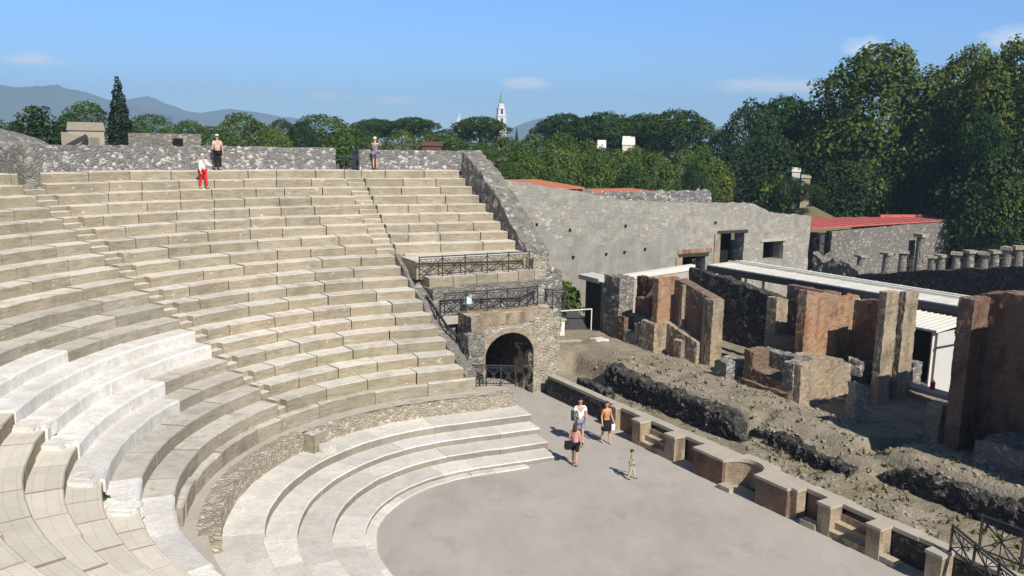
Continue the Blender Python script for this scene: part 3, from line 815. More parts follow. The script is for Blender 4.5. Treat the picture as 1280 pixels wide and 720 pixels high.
# flank wall on the seat side with a sloping top
fl = prof([(0, 1), (.30, .72), (.45, .62), (.52, .50), (1, .16)])
rough_st('flank_wall', M['rubble_mid'], -4.95, -4.45, -4.6, 2.6, 1.4, 6.3, (24, 2, 12), .03, fl, .05, 31, None, 'narrow sloping stone flank wall at the right ends of the lower seat rows', 'wall')
rough_st('gate_pier', M['rubble_mid'], -4.35, -3.6, 1.1, 1.75, 1.3, 3.55, (3, 3, 8), .04, None, .05, 32, None, 'squat rubble pier at the top of the iron gate, left of the dark vault', 'pier')
# terrace tiers behind the deck
te = empty('terrace', W(-1.5, -2, 3.9), 'stepped stone terrace over the vaulted gateway with iron railings on it', 'terrace')
rough_st('deck', M['walk'], -4.4, 1.6, -1.7, -1.2, 3.4, 3.86, (3, 12, 2), .01, None, .01, 33, te)
rough_st('tier', M['rubble_mid'], -4.45, 1.7, -6.0, -1.45, 3.3, 5.02, (4, 20, 5), .02, None, .03, 34, te)
rough_st('terrace_footing', M['rubble_mid'], -4.45, -2.66, -6.0, -1.45, -.3, 3.28, (4, 5, 8), .02, None, .0, 134, te)
rough_st('terrace_footing', M['rubble_mid'], .06, 1.7, -6.0, -1.7, -.3, 3.28, (4, 5, 8), .02, None, .0, 135, te)
mb = MB(); q = -4.4; rs = random.Random(77)
while q < 1.6:
    L = min(rs.uniform(.9, 1.3), 1.68 - q); mb.rough(stb(q + .015, q + L - .015, -6, -1.95, 4.9, 5.46 + rs.uniform(-.02, .02)), (2, 3, 2), .012, rs.random()); q += L
mb.build('tier', M['tuff'], te)
mb = MB(); mb.rough(stb(-4.75, 1.68, -6.5, -2.65, 5.3, 6.16), (3, 8, 3), .015); mb.build('tier', M['tuff'], te)
railing('upper iron railing with crossed panels on the terrace, just under the seat rows', [W(-4.75, -2.25, 5.46), W(1.0, -2.05, 5.46)], .92, 1.1)
railing('lower iron railing with crossed panels along the deck above the vault', [W(-4.1, -1.0, 3.93), W(.1, -.75, 3.93), W(.9, -1.1, 3.9)], .95, 1.15)
railing('dark iron railing round the far corner of the deck by the climbing plants', [W(1.1, -2.6, 3.6), W(1.7, -1.0, 3.6), W(2.6, -1.3, 3.5)], 1.0, .8)
railing('sloping iron handrail going down beside the lower seat rows to the vault', [W(-4.7, -1.6, 3.85), W(-4.6, .2, 2.85), W(-4.4, 1.2, 2.35)], .9, .95)
railing('low iron gate with crossed panels closing the walkway in front of the vault', [W(-4.35, 2.05, ZW), W(-2.75, 2.95, ZW)], .9, .62)
mb = MB(); mb.box(W(-2.9, -.93, 4.5), (.26, .03, .34), R_(ST)); tag(mb.build('notice', M['c_cyan'], loc=W(-2.9, -.93, 4.35)), 'small blank pale blue notice fixed to the lower terrace railing', 'sign')
for s_, t_ in ((.7, -1.9), (1.3, -2.1)):
    pass
rough_st('stone_pier', M['rubble_pale'], 1.2, 1.95, -2.6, -2.0, 3.6, 6.1, (3, 3, 9), .05, None, .08, 38, None, 'pale rough stone pier below the foot of the sloping end wall', 'pier')
rough_st('stone_pier', M['rubble_grey'], 1.7, 3.4, -3.3, -2.7, -.3, 5.9, (3, 5, 16), .06, lambda a, b: 1 - .12*b, .1, 39, None, 'tall pale masonry face under the sloping end wall, right of the terrace', 'pier')

# ================================================================== STAGE GROUND
def stage_h(s, t):
    h = .62 + .1*noise.noise(Vector((s*.5, t*.5, 1)))
    # high bank behind the first lava wall
    k1 = smooth(2.35, 2.9, s - .02*(t - 3)) if t < 10.9 else smooth(min(2.2 + .2*(t - 10.9), 3.4), 4.4, s)
    if t < 1.5: k1 = max(k1*1.0, 1 - smooth(-1.3, -.6, t - .25*s))
    h += (1.0 - .25*smooth(8, 15, t))*k1
    if t > 14.5: 
        k2 = smooth(3.7, 4.3, s); h = max(h*(1-k2*.3), .72 + .95*k2*smooth(14.5, 16, t))
    h -= .35*smooth(5.2, 7.5, s)*smooth(-3, 1, t)
    h += .22*smooth(2.6, 3.3, s)*smooth(10.6, 11.2, t)*(1 - smooth(15.2, 16, t))*(1 - smooth(3.6, 6, s))
    if s > 13: h = h*(1 - smooth(13, 16, s)) + .4*smooth(13, 16, s)
    h += .10*noise.noise(Vector((s*1.1, t*1.1, 4))) + .06*noise.noise(Vector((s*2.7, t*2.7, 7))) + .04*noise.noise(Vector((s*8, t*8, 2)))
    return h
mb = MB(); ss = [.7 + .16*i for i in range(45)] + [7.9 + .4*i for i in range(22)] + [17.5, 20, 24, 30, 38, 48]; tt = [-7.7 + .2*i for i in range(175)] + [27.5, 29, 31, 34, 40]
for s_ in ss:
    for t_ in tt: mb.v.append(tuple(W(s_, t_, stage_h(s_, t_))))
n = len(tt)
for i in range(len(ss) - 1):
    for j in range(n - 1): mb.f.append((i*n + j, i*n + j + 1, (i+1)*n + j + 1, (i+1)*n + j)); mb.t.append(.5); mb.m.append(0)
tag(mb.build('stage_ground', M['soil'], smooth=True), kind='structure')
# lava walls
rough_st('lava_wall', M['rubble_dark'], 2.15, 2.8, 2.7, 10.95, .3, 1.72, (60, 5, 10), 0.085, prof([(0, 1), (.2, .93), (.6, .92), (.8, .97), (.93, .85), (1, .4)]), .16, 51, None, 'long low wall of dark lava rubble in the trench, left of the grassy patch', 'rubble wall', 'low dark lava walls on the stage', freq=4.2)
rough_st('lava_wall', M['rubble_dark'], 3.5, 4.0, 15.9, 30, .3, 1.55, (90, 5, 9), .09, prof([(0, .55), (.08, .9), (1, 1)]), .2, 52, None, 'long low wall of dark lava rubble nearest the tall shadowed brick mass', 'rubble wall', 'low dark lava walls on the stage', freq=4.2)
rough_st('lava_wall', M['rubble_dark'], 2.8, 3.2, 11.0, 15.3, .4, 1.22, (36, 4, 7), .10, prof([(0, .95), (.5, .9), (1, .7)]), .18, 53, None, 'short broken low wall of dark lava rubble in the middle of the stage', 'rubble wall', 'low dark lava walls on the stage', freq=4.2)
rough_st('lava_wall', M['rubble_dark'], 1.2, 1.6, 1.9, 4.2, .4, .98, (10, 3, 3), .08, None, .12, 54, None, 'tiny dark rubble strip right behind the left end of the stage front', 'rubble wall', 'low dark lava walls on the stage', freq=4.2)

# ================================================================== STAGE FRONT
sf = empty('stage_front_wall', W(.4, 10, 0), 'long low brick stage front with square and curved niches edging the orchestra floor', 'low wall')
def cope(t0, t1, s0=.40, s1=.80, z=.96):
    mb = MB(); q = t0
    while q < t1 - .02:
        L = min(rnd.uniform(1.0, 1.7), t1 - q); mb.rough(stb(s0 + rnd.uniform(-.015, .015), s1 + rnd.uniform(-.04, .04), q + .004, q + L - .004, z - .13, z + rnd.uniform(-.01, .01)), (3, 5, 1), .012, rnd.random()); q += L
    mb.build('coping', M['concrete'], sf)
def panel(t0, t1, s0=.40, mat='brick_dark', s1=.8, z=.84):
    mb = MB(); mb.rough(stb(s0, s1, t0, t1, -.05, z), (2, max(2, int((t1-t0)/.3)), 4), .012); mb.build('brick_panel', M[mat], sf)
def pier(t0, t1, s0=-.12, z=.97, s1=.42):
    mb = MB(); mb.rough(stb(s0, s1, t0, t1, -.05, z - .08), (2, 2, 4), .012); mb.build('pier', M['brick_pale'], sf)
    mb = MB(); mb.rough(stb(s0 - .04, s1 - .02, t0 - .03, t1 + .03, z - .078, z + .012), (2, 2, 1), .008); mb.build('pier_cap', M['concrete'], sf)
def stepniche(t0, t1):
    panel(t0, t1, .62, 'brick_dark', .8)
    for i, (s0, z) in enumerate(((-.1, .2), (.14, .42), (.38, .64))):
        mb = MB(); mb.rough(stb(s0, .62, t0, t1, -.05, z), (2, 4, 2), .012); mb.build('niche_step', M['brick_pale'], sf)
cope(.65, 12.46); cope(13.94, 26)
panel(.65, 5.75, .42, 'rubble_dark'); pier(5.75, 6.1, .15); panel(6.1, 7.5); pier(7.5, 7.98); stepniche(7.98, 9.42); pier(9.42, 9.95)
panel(9.95, 11.05, .5)
mb = MB(); mb.rough(stb(-.18, .44, 11.05, 12.45, -.05, .88), (3, 6, 4), .01); mb.build('pier', M['brick_dark'], sf)
mb = MB(); mb.rough(stb(-.22, .42, 11.0, 12.5, .882, .975), (3, 6, 1), .01); mb.build('pier_cap', M['concrete'], sf)
# curved niche
mb = MB(); cxn, rn = 13.2, .74
for i in range(14):
    g0, g1 = math.pi*i/14, math.pi*(i+1)/14
    P = [(-.05 + rn*1.05*math.sin(g), cxn - rn*math.cos(g)) for g in (g0, g1)]
    mb.hexa([W(P[0][0],P[0][1],-.05), W(P[1][0],P[1][1],-.05), W(.98,P[1][1],-.05), W(.98,P[0][1],-.05), W(P[0][0],P[0][1],.85), W(P[1][0],P[1][1],.85), W(.98,P[1][1],.85), W(.98,P[0][1],.85)])
mb.build('curved_niche', M['brick_pale'], sf)
mb = MB()
for i in range(14):
    g0, g1 = math.pi*i/14, math.pi*(i+1)/14
    P = [(-.08 + rn*1.02*math.sin(g), cxn - rn*.97*math.cos(g)) for g in (g0, g1)]
    mb.hexa([W(P[0][0],P[0][1],.852), W(P[1][0],P[1][1],.852), W(1.02,P[1][1],.852), W(1.02,P[0][1],.852), W(P[0][0],P[0][1],.985), W(P[1][0],P[1][1],.985), W(1.02,P[1][1],.985), W(1.02,P[0][1],.985)])
mb.build('niche_coping', M['concrete'], sf)
mb = MB(); mb.rough(stb(-.18, .44, 13.95, 15.25, -.05, .88), (3, 6, 4), .01); mb.build('pier', M['brick_dark'], sf)
mb = MB(); mb.rough(stb(-.22, .42, 13.9, 15.28, .882, .975), (3, 6, 1), .01); mb.build('pier_cap', M['concrete'], sf)
pier(15.25, 15.5, .0); panel(15.5, 16.4, .5); pier(16.4, 16.85); stepniche(16.85, 18.1); pier(18.1, 18.55); panel(18.55, 19.95, .45, 'rubble_dark'); pier(19.95, 20.4); panel(20.4, 21.8, .45, 'rubble_dark'); pier(21.8, 22.3); panel(22.3, 26, .45, 'rubble_dark')
for t_, s_, l in ((12.75, -.25, 'squared pale stone lying at the mouth of the curved niche'), (16.1, -.02, 'low stone slab lying before the recess right of the long block'), (18.75, .05, 'loose stone at the foot of the wall right of the second stepped niche')):
    mb = MB(); c = W(s_, t_, 0); rbox(mb, (c.x, c.y, -.02), (.3, .55, .2), R_(ST), (2, 3, 2), .03, .6, int(t_)); tag(mb.build('fallen_stone', M['concrete'], loc=c), l, 'stone')
railing('tall black iron railing on the stage edge in the bottom right corner', [W(.95, 20.75, .98), W(1.0, 24, .98)], 1.05, .95)
railing('black iron handrail sloping down to the orchestra in the bottom right corner', [W(.3, 20.35, .98), W(-.3, 22.6, .55)], .75, .9)
# ================================================================== RUINS OF THE STAGE BUILDING
def ruin(name, label, cat='ruin'):
    pass
ra = empty('brick_ruin', W(7, 0, 1.2), 'left brick ruin with an orange pier, niches and a sloping wall top', 'brick ruin', 'brick ruins of the stage building')
Z0 = 1.0
rough_st('grey_pier', M['rubble_mid'], 6.35, 7.3, -3.05, -1.75, Z0, 4.75, (5, 4, 13), .04, None, .05, 61, ra)
rough_st('wall', M['brick_dark'], 8.2, 8.7, -2.6, -.75, Z0, 4.65, (8, 2, 12), .03, None, .06, 62, ra)
rough_st('wall', M['brick_dark'], 7.35, 8.3, -.95, -.5, Z0, 4.75, (2, 4, 12), .02, lambda a, b: .72 + .28*b, .04, 63, ra)
rough_st('wall', M['brick_dark'], 7.45, 7.95, -1.75, -.3, Z0, 3.7, (6, 2, 9), .025, None, .05, 64, ra)
rough_st('brick_pier', M['brick'], 6.55, 7.9, .6, 1.02, Z0, 5.12, (2, 6, 14), .02, None, .05, 65, ra)
rough_st('podium', M['brick_pale'], 6.3, 8.1, .15, 1.16, Z0, 2.92, (4, 6, 7), .03, None, .05, 66, ra)
rough_st('podium', M['rubble_mid'], 6.9, 8.1, -1.75, .12, Z0, 2.86, (9, 5, 9), .03, None, .05, 67, ra, freq=3)
rough_st('podium', M['brick_dark'], 6.3, 6.88, -1.75, -1.2, Z0, 2.8, (3, 3, 9), .035, None, .05, 167, ra, freq=3)
rough_st('podium', M['rubble_mid'], 6.3, 6.88, -.35, .13, Z0, 2.7, (3, 3, 9), .035, None, .06, 168, ra, freq=3)
rough_st('podium', M['rubble_mid'], 6.3, 6.88, -1.19, -.36, Z0, 2.15, (4, 3, 6), .03, None, .05, 169, ra, freq=3)
rough_st('plinth', M['concrete'], 6.0, 6.28, -1.5, .9, Z0 - .2, 1.3, (10, 1, 3), .04, None, .06, 68, ra, freq=3)
rough_st('sloping_wall', M['brick_dark'], 7.6, 8.25, 1.06, 3.75, Z0, 5.05, (10, 3, 13), .025, prof([(0, 1), (.25, .97), (1, .85)]), .04, 69, ra)
rough_st('jamb', M['brick_pale'], 7.38, 7.62, 1.65, 1.85, Z0, 4.85, (1, 1, 12), .015, None, .02, 70, ra)
rough_st('jamb', M['brick_pale'], 7.38, 7.62, 3.3, 3.5, Z0, 4.5, (1, 1, 12), .015, None, .02, 71, ra)
rough_st('end_pier', M['brick_pale'], 7.3, 8.0, 3.62, 4.02, Z0, 4.5, (2, 3, 12), .02, None, .04, 72, ra)
rough_st('podium', M['brick_pale'], 7.1, 7.62, 1.18, 3.3, Z0, 2.9, (7, 2, 6), .03, prof([(0, 1), (1, .7)]), .06, 73, ra)
rough_st('stone_block', M['brick_pale'], 6.85, 7.85, 1.95, 2.52, Z0, 2.35, (3, 4, 5), .03, lambda a, b: .93 + .12*b, .05, 74, None, 'squat weathered brick block standing before the left brick ruin', 'stone block')

rough_st('back_wall', M['rubble_dark'], 12.0, 12.6, -2.7, 6.8, .3, 4.8, (34, 3, 14), .05, prof([(0, 1), (.3, .96), (.58, .88), (1, .80)]), .10, 80, None, 'long dark grey rubble wall with a pale top between the two brick ruins', 'wall')
rb = empty('brick_ruin', W(8.5, 9, 1.2), 'middle brick ruin with a broad orange wall face and a tall split pier', 'brick ruin', 'brick ruins of the stage building')
rough_st('podium', M['rubble_mid'], 7.15, 7.62, 7.2, 9.88, Z0, 2.95, (12, 2, 9), .03, None, .05, 81, rb, freq=3)
rough_st('podium', M['brick_dark'], 6.12, 7.13, 7.2, 7.72, Z0, 3.0, (3, 5, 9), .035, None, .06, 181, rb, freq=3)
rough_st('podium', M['rubble_mid'], 6.12, 7.13, 9.35, 9.88, Z0, 2.98, (3, 5, 9), .035, None, .06, 182, rb, freq=3)
rough_st('podium', M['brick_dark'], 6.12, 7.13, 7.73, 9.34, Z0, 2.2, (8, 5, 6), .03, prof([(0, 1.05), (.4, 1.0), (1, .9)]), .05, 183, rb, freq=3)
rough_st('podium', M['brick_pale'], 6.2, 8.4, 9.9, 10.2, Z0, 3.02, (1, 8, 8), .03, None, .06, 82, rb)
rough_st('podium', M['brick_pale'], 7.6, 11.0, 8.6, 10.18, Z0, 2.95, (5, 11, 8), .035, lambda a, b: 1 if b < .3 else 1 - .45*(b - .3)/.7, .07, 83, rb)
rough_st('plinth', M['brick_dark'], 5.9, 6.15, 7.25, 9.9, Z0 - .2, 1.75, (8, 1, 3), .03, None, .05, 84, rb)
rough_st('brick_wall', M['brick'], 8.15, 11.6, 8.15, 8.6, Z0, 5.6, (2, 12, 15), .025, lambda a, b: 1 - .13*b + (.03 if b > .9 else 0), .05, 85, rb)
rough_st('niche_wall', M['brick_dark'], 11.3, 11.8, 8.6, 11.1, Z0, 5.35, (8, 2, 14), .03, prof([(0, .91), (.5, .95), (1, 1.02)]), .06, 86, rb)
rough_st('split_pier', M['brick_pale'], 9.65, 10.42, 10.95, 11.3, Z0 - .1, 5.85, (2, 3, 16), .025, None, .04, 87, rb)
rough_st('split_pier', M['brick_pale'], 10.98, 11.85, 10.95, 11.25, Z0 - .1, 5.75, (2, 3, 16), .025, None, .04, 88, rb)
rough_st('split_pier', M['rubble_mid'], 10.4, 11.0, 10.6, 10.98, Z0 - .1, 5.6, (2, 2, 15), .03, None, .05, 89, rb)
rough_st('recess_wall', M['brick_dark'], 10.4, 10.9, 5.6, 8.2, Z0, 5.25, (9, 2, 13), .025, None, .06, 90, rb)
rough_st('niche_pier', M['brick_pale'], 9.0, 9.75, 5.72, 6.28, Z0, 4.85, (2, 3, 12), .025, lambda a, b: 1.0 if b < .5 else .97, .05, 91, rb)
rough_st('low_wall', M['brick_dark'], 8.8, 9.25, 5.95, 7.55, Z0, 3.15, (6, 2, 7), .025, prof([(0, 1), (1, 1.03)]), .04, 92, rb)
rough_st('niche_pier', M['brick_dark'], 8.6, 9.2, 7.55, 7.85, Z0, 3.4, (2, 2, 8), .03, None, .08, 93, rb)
rough_st('fallen_block', M['rubble_mid'], 9.35, 10.9, 10.0, 10.55, 2.2, 2.85, (4, 6, 3), .07, lambda a, b: 1 - .5*b, .08, 94, None, 'rough fallen masonry lump lying on the low wall before the broad orange brick face', 'stone')
rough_st('low_block', M['rubble_grey'], 5.6, 6.6, 6.0, 6.75, .9, 2.35, (3, 4, 5), .05, None, .08, 95, None, 'dark stone block with a flat pale top left of the middle brick ruin', 'stone block')
rough_st('low_block', M['brick_pale'], 7.0, 7.6, 5.0, 5.4, .9, 2.1, (2, 3, 5), .04, None, .06, 96, None, 'small pale broken pier between the left and the middle brick ruin', 'stone block')
rough_st('stump', M['rubble_pale'], 7.05, 7.8, 11.75, 12.2, .9, 2.65, (3, 3, 8), .05, lambda a, b: 1 - .12*b, .07, 97, None, 'pale leaning stone stump before the middle brick ruin', 'stone stump')
rough_st('stump', M['rubble_pale'], 7.9, 8.62, 14.55, 15.12, .7, 2.42, (3, 3, 7), .04, None, .04, 98, None, 'flat topped pale stone stump standing in the shadowed gap', 'stone stump')

rc = empty('brick_ruin', W(7, 18, 1.2), 'tall deeply shadowed brick ruin at the right edge of the photograph', 'brick ruin', 'brick ruins of the stage building')
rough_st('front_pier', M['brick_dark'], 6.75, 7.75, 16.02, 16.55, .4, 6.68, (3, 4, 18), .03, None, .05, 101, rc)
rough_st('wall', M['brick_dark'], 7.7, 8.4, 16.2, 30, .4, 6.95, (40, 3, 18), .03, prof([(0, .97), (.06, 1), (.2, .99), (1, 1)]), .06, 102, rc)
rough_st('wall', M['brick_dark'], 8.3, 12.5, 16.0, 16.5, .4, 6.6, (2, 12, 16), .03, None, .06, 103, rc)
rough_st('front_pier', M['brick_dark'], 4.9, 7.8, 20.7, 21.4, .4, 9.4, (3, 8, 18), .03, None, .06, 104, rc)  # unseen pier, placed and raised to cast shadow on the ruin's visible end
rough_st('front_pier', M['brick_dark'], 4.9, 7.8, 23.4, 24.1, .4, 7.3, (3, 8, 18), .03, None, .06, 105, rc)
rough_st('podium', M['rubble_mid'], 5.6, 7.5, 17.75, 19.3, .6, 2.55, (5, 5, 6), .05, prof([(0, .9), (1, 1)]), .08, 106, rc)
# earth bank furniture
mb = MB(); mb.rough(stb(2.3, 5.2, -3.6, -2.2, 1.45, 1.6), (4, 8, 1), .01); tag(mb.build('paving_slab', M['concrete'], loc=W(3.7, -3, 1.5)), 'large flat grey slab lying on the earth bank right of the vaulted gateway', 'stone slab')
mb = MB(); mb.rough(stb(4.7, 5.5, -2.0, -1.35, 1.4, 1.72), (3, 4, 2), .04, .8); tag(mb.build('slab_block', M['marble_step'], loc=W(5.1, -1.7, 1.5)), 'rough white marble slab on the ground before the grey pier', 'stone')
wb = empty('white_box', W(4.0, -3.6, 1.6), 'small white upright box on the flat grey slab', 'box')
mb = MB(); mb.box(W(4.0, -3.6, 2.02), (.34, .3, .82), R_(ST)); mb.build('body', M['plaster_white'], wb)
mb = MB(); mb.box(W(3.98, -3.6, 2.47), (.5, .44, .08), R_(ST)); mb.build('lid', M['concrete'], wb)
rp = empty('ramp_board', W(5.2, -4.9, 1.5), 'dark grey sloping board leaning beside the dark door of the hut', 'board')
mb = MB(); mb.hexa([W(4.9,-4.1,1.5), W(6.2,-4.1,1.5), W(6.2,-5.6,2.9), W(4.9,-5.6,2.9), W(4.9,-4.15,1.42), W(6.2,-4.15,1.42), W(6.2,-5.65,2.82), W(4.9,-5.65,2.82)]); mb.build('panel', M['fascia'], rp)
for s_ in (5.0, 6.1):
    mb = MB(); mb.bar(W(s_, -5.5, 1.3), W(s_, -5.5, 2.85), .06); mb.build('prop', M['iron'], rp)
mb = MB(); mb.bar(W(3.0, -4.5, 2.75), W(6.3, -4.0, 2.75), .05); mb.bar(W(3.0, -4.5, 1.4), W(3.0, -4.5, 2.76), .05); mb.bar(W(6.3, -4.0, 1.4), W(6.3, -4.0, 2.76), .05)
tag(mb.build('barrier_bar', M['white_metal'], loc=W(4.6, -4.3, 1.4)), 'thin pale barrier bar on two uprights before the climbing plants', 'barrier')
# flat roofed hut
hu = empty('hut', W(9, -4.6, 1.2), 'flat roofed hut with a dark boarded end behind the left brick ruin', 'hut')
mb = MB(); mb.hexa(stb(6.75, 7.25, -5.2, -3.75, .9, 4.2)); mb.hexa([W(7.252,-3.95,.9), W(7.252,-3.65,.9), W(13,-3.65,.9), W(13,-3.95,.9), W(7.252,-3.95,4.2), W(7.252,-3.65,4.2), W(13,-3.65,4.49), W(13,-3.95,4.49)]); mb.build('wall', M['concrete'], hu)
mb = MB(); mb.hexa(stb(6.70, 6.745, -5.15, -3.8, 1.0, 4.15)); mb.build('door', M['wood_dark'], hu)
mb = MB(); mb.hexa([W(6.35,-5.4,4.203), W(6.35,-3.55,4.203), W(7.3,-3.55,4.203), W(7.3,-5.4,4.203), W(6.35,-5.4,4.45), W(6.35,-3.55,4.45), W(7.3,-3.55,4.5), W(7.3,-5.4,4.5)]); mb.build('roof', M['grey_panel'], hu)
mb = MB(); mb.hexa([W(7.303,-4.0,4.203), W(7.303,-3.6,4.203), W(13.3,-3.6,4.5), W(13.3,-4.0,4.5), W(7.303,-4.0,4.46), W(7.303,-3.6,4.46), W(13.3,-3.6,4.8), W(13.3,-4.0,4.8)]); mb.build('roof_edge', M['white_metal'], hu)

# white metal shelter
def ribs(mb, s0, s1, t0, t1, z0, z1, step, wv=.05):
    n = int((t1 - t0)/step)
    for i in range(n + 1):
        t = t0 + (t1 - t0)*i/n
        mb.hexa([W(s0,t-wv/2,z0), W(s0,t+wv/2,z0), W(s1,t+wv/2,z1), W(s1,t-wv/2,z1), W(s0,t-wv/2,z0+.05), W(s0,t+wv/2,z0+.05), W(s1,t+wv/2,z1+.05), W(s1,t-wv/2,z1+.05)])
sh = empty('metal_shelter', W(18, 2, .5), 'long white flat metal roof on posts running behind the brick ruins', 'shelter')
mb = MB(); mb.hexa([W(17,-6.4,4.12), W(17,15,4.42), W(20.2,15,4.42), W(20.2,-6.6,4.2), W(17,-6.4,4.22), W(17,15,4.52), W(20.2,15,4.52), W(20.2,-6.6,4.3)]); mb.build('roof', M['white_metal'], sh)
mb = MB(); mb.bar(W(18.9,-6.5,4.32), W(18.9,15,4.58), .09); mb.bar(W(19.5,-6.5,4.33), W(19.5,15,4.58), .06); mb.build('roof_seam', M['white_metal'], sh)
mb = MB(); mb.hexa([W(16.93,-6.42,3.78), W(16.93,15,4.1), W(16.99,15,4.1), W(16.99,-6.42,3.78), W(16.93,-6.42,4.15), W(16.93,15,4.47), W(16.99,15,4.47), W(16.99,-6.42,4.15)]); mb.build('fascia', M['fascia'], sh)
for k in range(14):
    t_ = -5.6 + k*1.5; f = (t_ + 6.4)/21.4; zz = 4.225 + .3*f
    mb = MB(); mb.bar(W(17.02, t_, zz + .012), W(20.15, t_, 4.31 + .22*f), .035); mb.build('sheet_lap', M['grey_panel'], sh)
for t_ in (-6, -2, 2, 6, 10, 14):
    mb = MB(); mb.bar(W(17.2, t_, .3), W(17.2, t_, 4.1), .14); mb.build('post', M['grey_panel'], sh)
    mb = MB(); mb.bar(W(20, t_, .3), W(20, t_, 4.2), .14); mb.build('post', M['grey_panel'], sh)
cb = empty('metal_cabin', W(15.5, 9.5, .6), 'low white metal cabin with a ribbed roof between the split pier and the shadowed ruin', 'cabin')
mb = MB(); mb.hexa([W(14.2,3.5,3.55), W(14.2,10.75,3.6), W(16.8,10.75,3.85), W(16.8,3.5,3.8), W(14.2,3.5,3.65), W(14.2,10.75,3.7), W(16.8,10.75,3.95), W(16.8,3.5,3.9)]); ribs(mb, 14.2, 16.8, 3.6, 10.7, 3.66, 3.92, .3, .05); mb.build('roof', M['white_metal'], cb)
mb = MB(); mb.hexa(stb(14.5, 16.8, 10.55, 10.65, .6, 3.55)); mb.build('side_panel', M['grey_panel'], cb)
mb = MB(); mb.hexa(stb(14.46, 16.82, 10.654, 10.69, 2.85, 2.93)); mb.build('side_rail', M['iron'], cb)
mb = MB(); mb.hexa(stb(16.7, 16.78, 3.6, 10.5, .6, 3.7)); mb.build('back_panel', M['wood_dark'], cb)
for t_ in (3.7, 7, 10.45):
    mb = MB(); mb.bar(W(14.5, t_, .6), W(14.5, t_, 3.56), .12); mb.build('post', M['white_metal'], cb)
rough_st('low_wall', M['rubble_grey'], 13.2, 13.8, 9.0, 10.5, .4, 2.3, (5, 3, 6), .04, None, .05, 110, None, 'short mossy grey wall piece standing before the white metal cabin', 'wall')
mb = MB(); mb.rough(stb(11.9, 12.6, 10.4, 13.4, 1.45, 1.62), (8, 3, 1), .01); mb.rough(stb(12.0, 12.5, 10.5, 10.8, .4, 1.45), (2, 2, 3), .01); mb.rough(stb(12.0, 12.5, 13.0, 13.3, .4, 1.45), (2, 2, 3), .01)
tag(mb.build('stone_bench', M['concrete'], loc=W(12.2, 12, .5)), 'flat pale stone bench in the shadowed gap before the white cabin', 'bench')
cz = empty('red_canister', W(12.3, 12.0, 1.62), 'small red canister with a white cap standing on the pale stone bench', 'canister')
mb = MB(); mb.bar(W(12.3, 12.0, 1.622), W(12.3, 12.0, 1.95), .2, n=10); mb.build('body', M['c_signred'], cz)
mb = MB(); mb.bar(W(12.3, 12.0, 1.951), W(12.3, 12.0, 2.05), (.12, .08), n=8); mb.build('cap', M['c_white'], cz)

# building with the red roof and the colonnade
rd = empty('red_roofed_building', W(48, -16, .5), 'grey walled ancient building under a bright red sheet roof before the dark trees', 'building')
TT = -15.0
def wallT(name, s0, s1, t, z0, z1, mat, par, dt=.6, top=None, seed=1, n=None):
    mb = MB(); mb.rough([W(s0,t,z0), W(s1,t,z0), W(s1,t-dt,z0), W(s0,t-dt,z0), W(s0,t,z1), W(s1,t,z1), W(s1,t-dt,z1), W(s0,t-dt,z1)], n or (max(2, int((s1-s0)/.6)), 2, 8), .05, .5, 0, top, .04, seed); return mb.build(name, M[mat], par)
wallT('wall', 39.5, 50.2, TT, -.5, 4.86, 'rubble_mid', rd, .6, lambda a, b: .945 + .055*a, 5)
wallT('wall', 51.2, 56.6, TT, -.5, 4.92, 'rubble_mid', rd, .6, None, 6)
wallT('wall', 50.2, 51.2, TT, 3.35, 4.9, 'rubble_mid', rd, .6, None, 7, (2, 2, 3))
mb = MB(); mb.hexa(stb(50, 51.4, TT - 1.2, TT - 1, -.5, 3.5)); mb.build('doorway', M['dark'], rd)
rough_st('front_wall', M['rubble_dark'], 37.9, 38.5, -24, -14.9, -.5, 4.45, (14, 2, 8), .05, None, .04, 121, rd)
rough_st('front_buttress', M['rubble_grey'], 36.5, 39.6, -15.1, -14.6, -.5, 3.0, (2, 6, 6), .05, lambda a, b: .4 + .6*b, .1, 122, rd)
mb = MB(); z = 4.93
mb.hexa([W(36.8,-14.9,z-.06), W(56.2,-14.9,z+.02), W(57.6,-17.6,z+.02), W(35,-25.5,z-.02), W(36.8,-14.9,z+.04), W(56.2,-14.9,z+.12), W(57.6,-17.6,z+.12), W(35,-25.5,z+.08)]); mb.build('roof', M['red_roof'], rd)
for i in range(1, 13):
    f = i/13; a = W(36.8, -14.9, z + .05) .lerp(W(56.2, -14.9, z + .13), f); b = W(35, -25.5, z + .09).lerp(W(57.6, -17.6, z + .13), f)
    mb = MB(); mb.bar(a, b, .07); mb.build('roof_seam', M['red_roof'], rd)
mb = MB(); mb.bar(W(57.6, -17.6, z + .2), W(52, -19.5, z + .2), .3); mb.build('roof_upstand', M['red_roof'], rd)
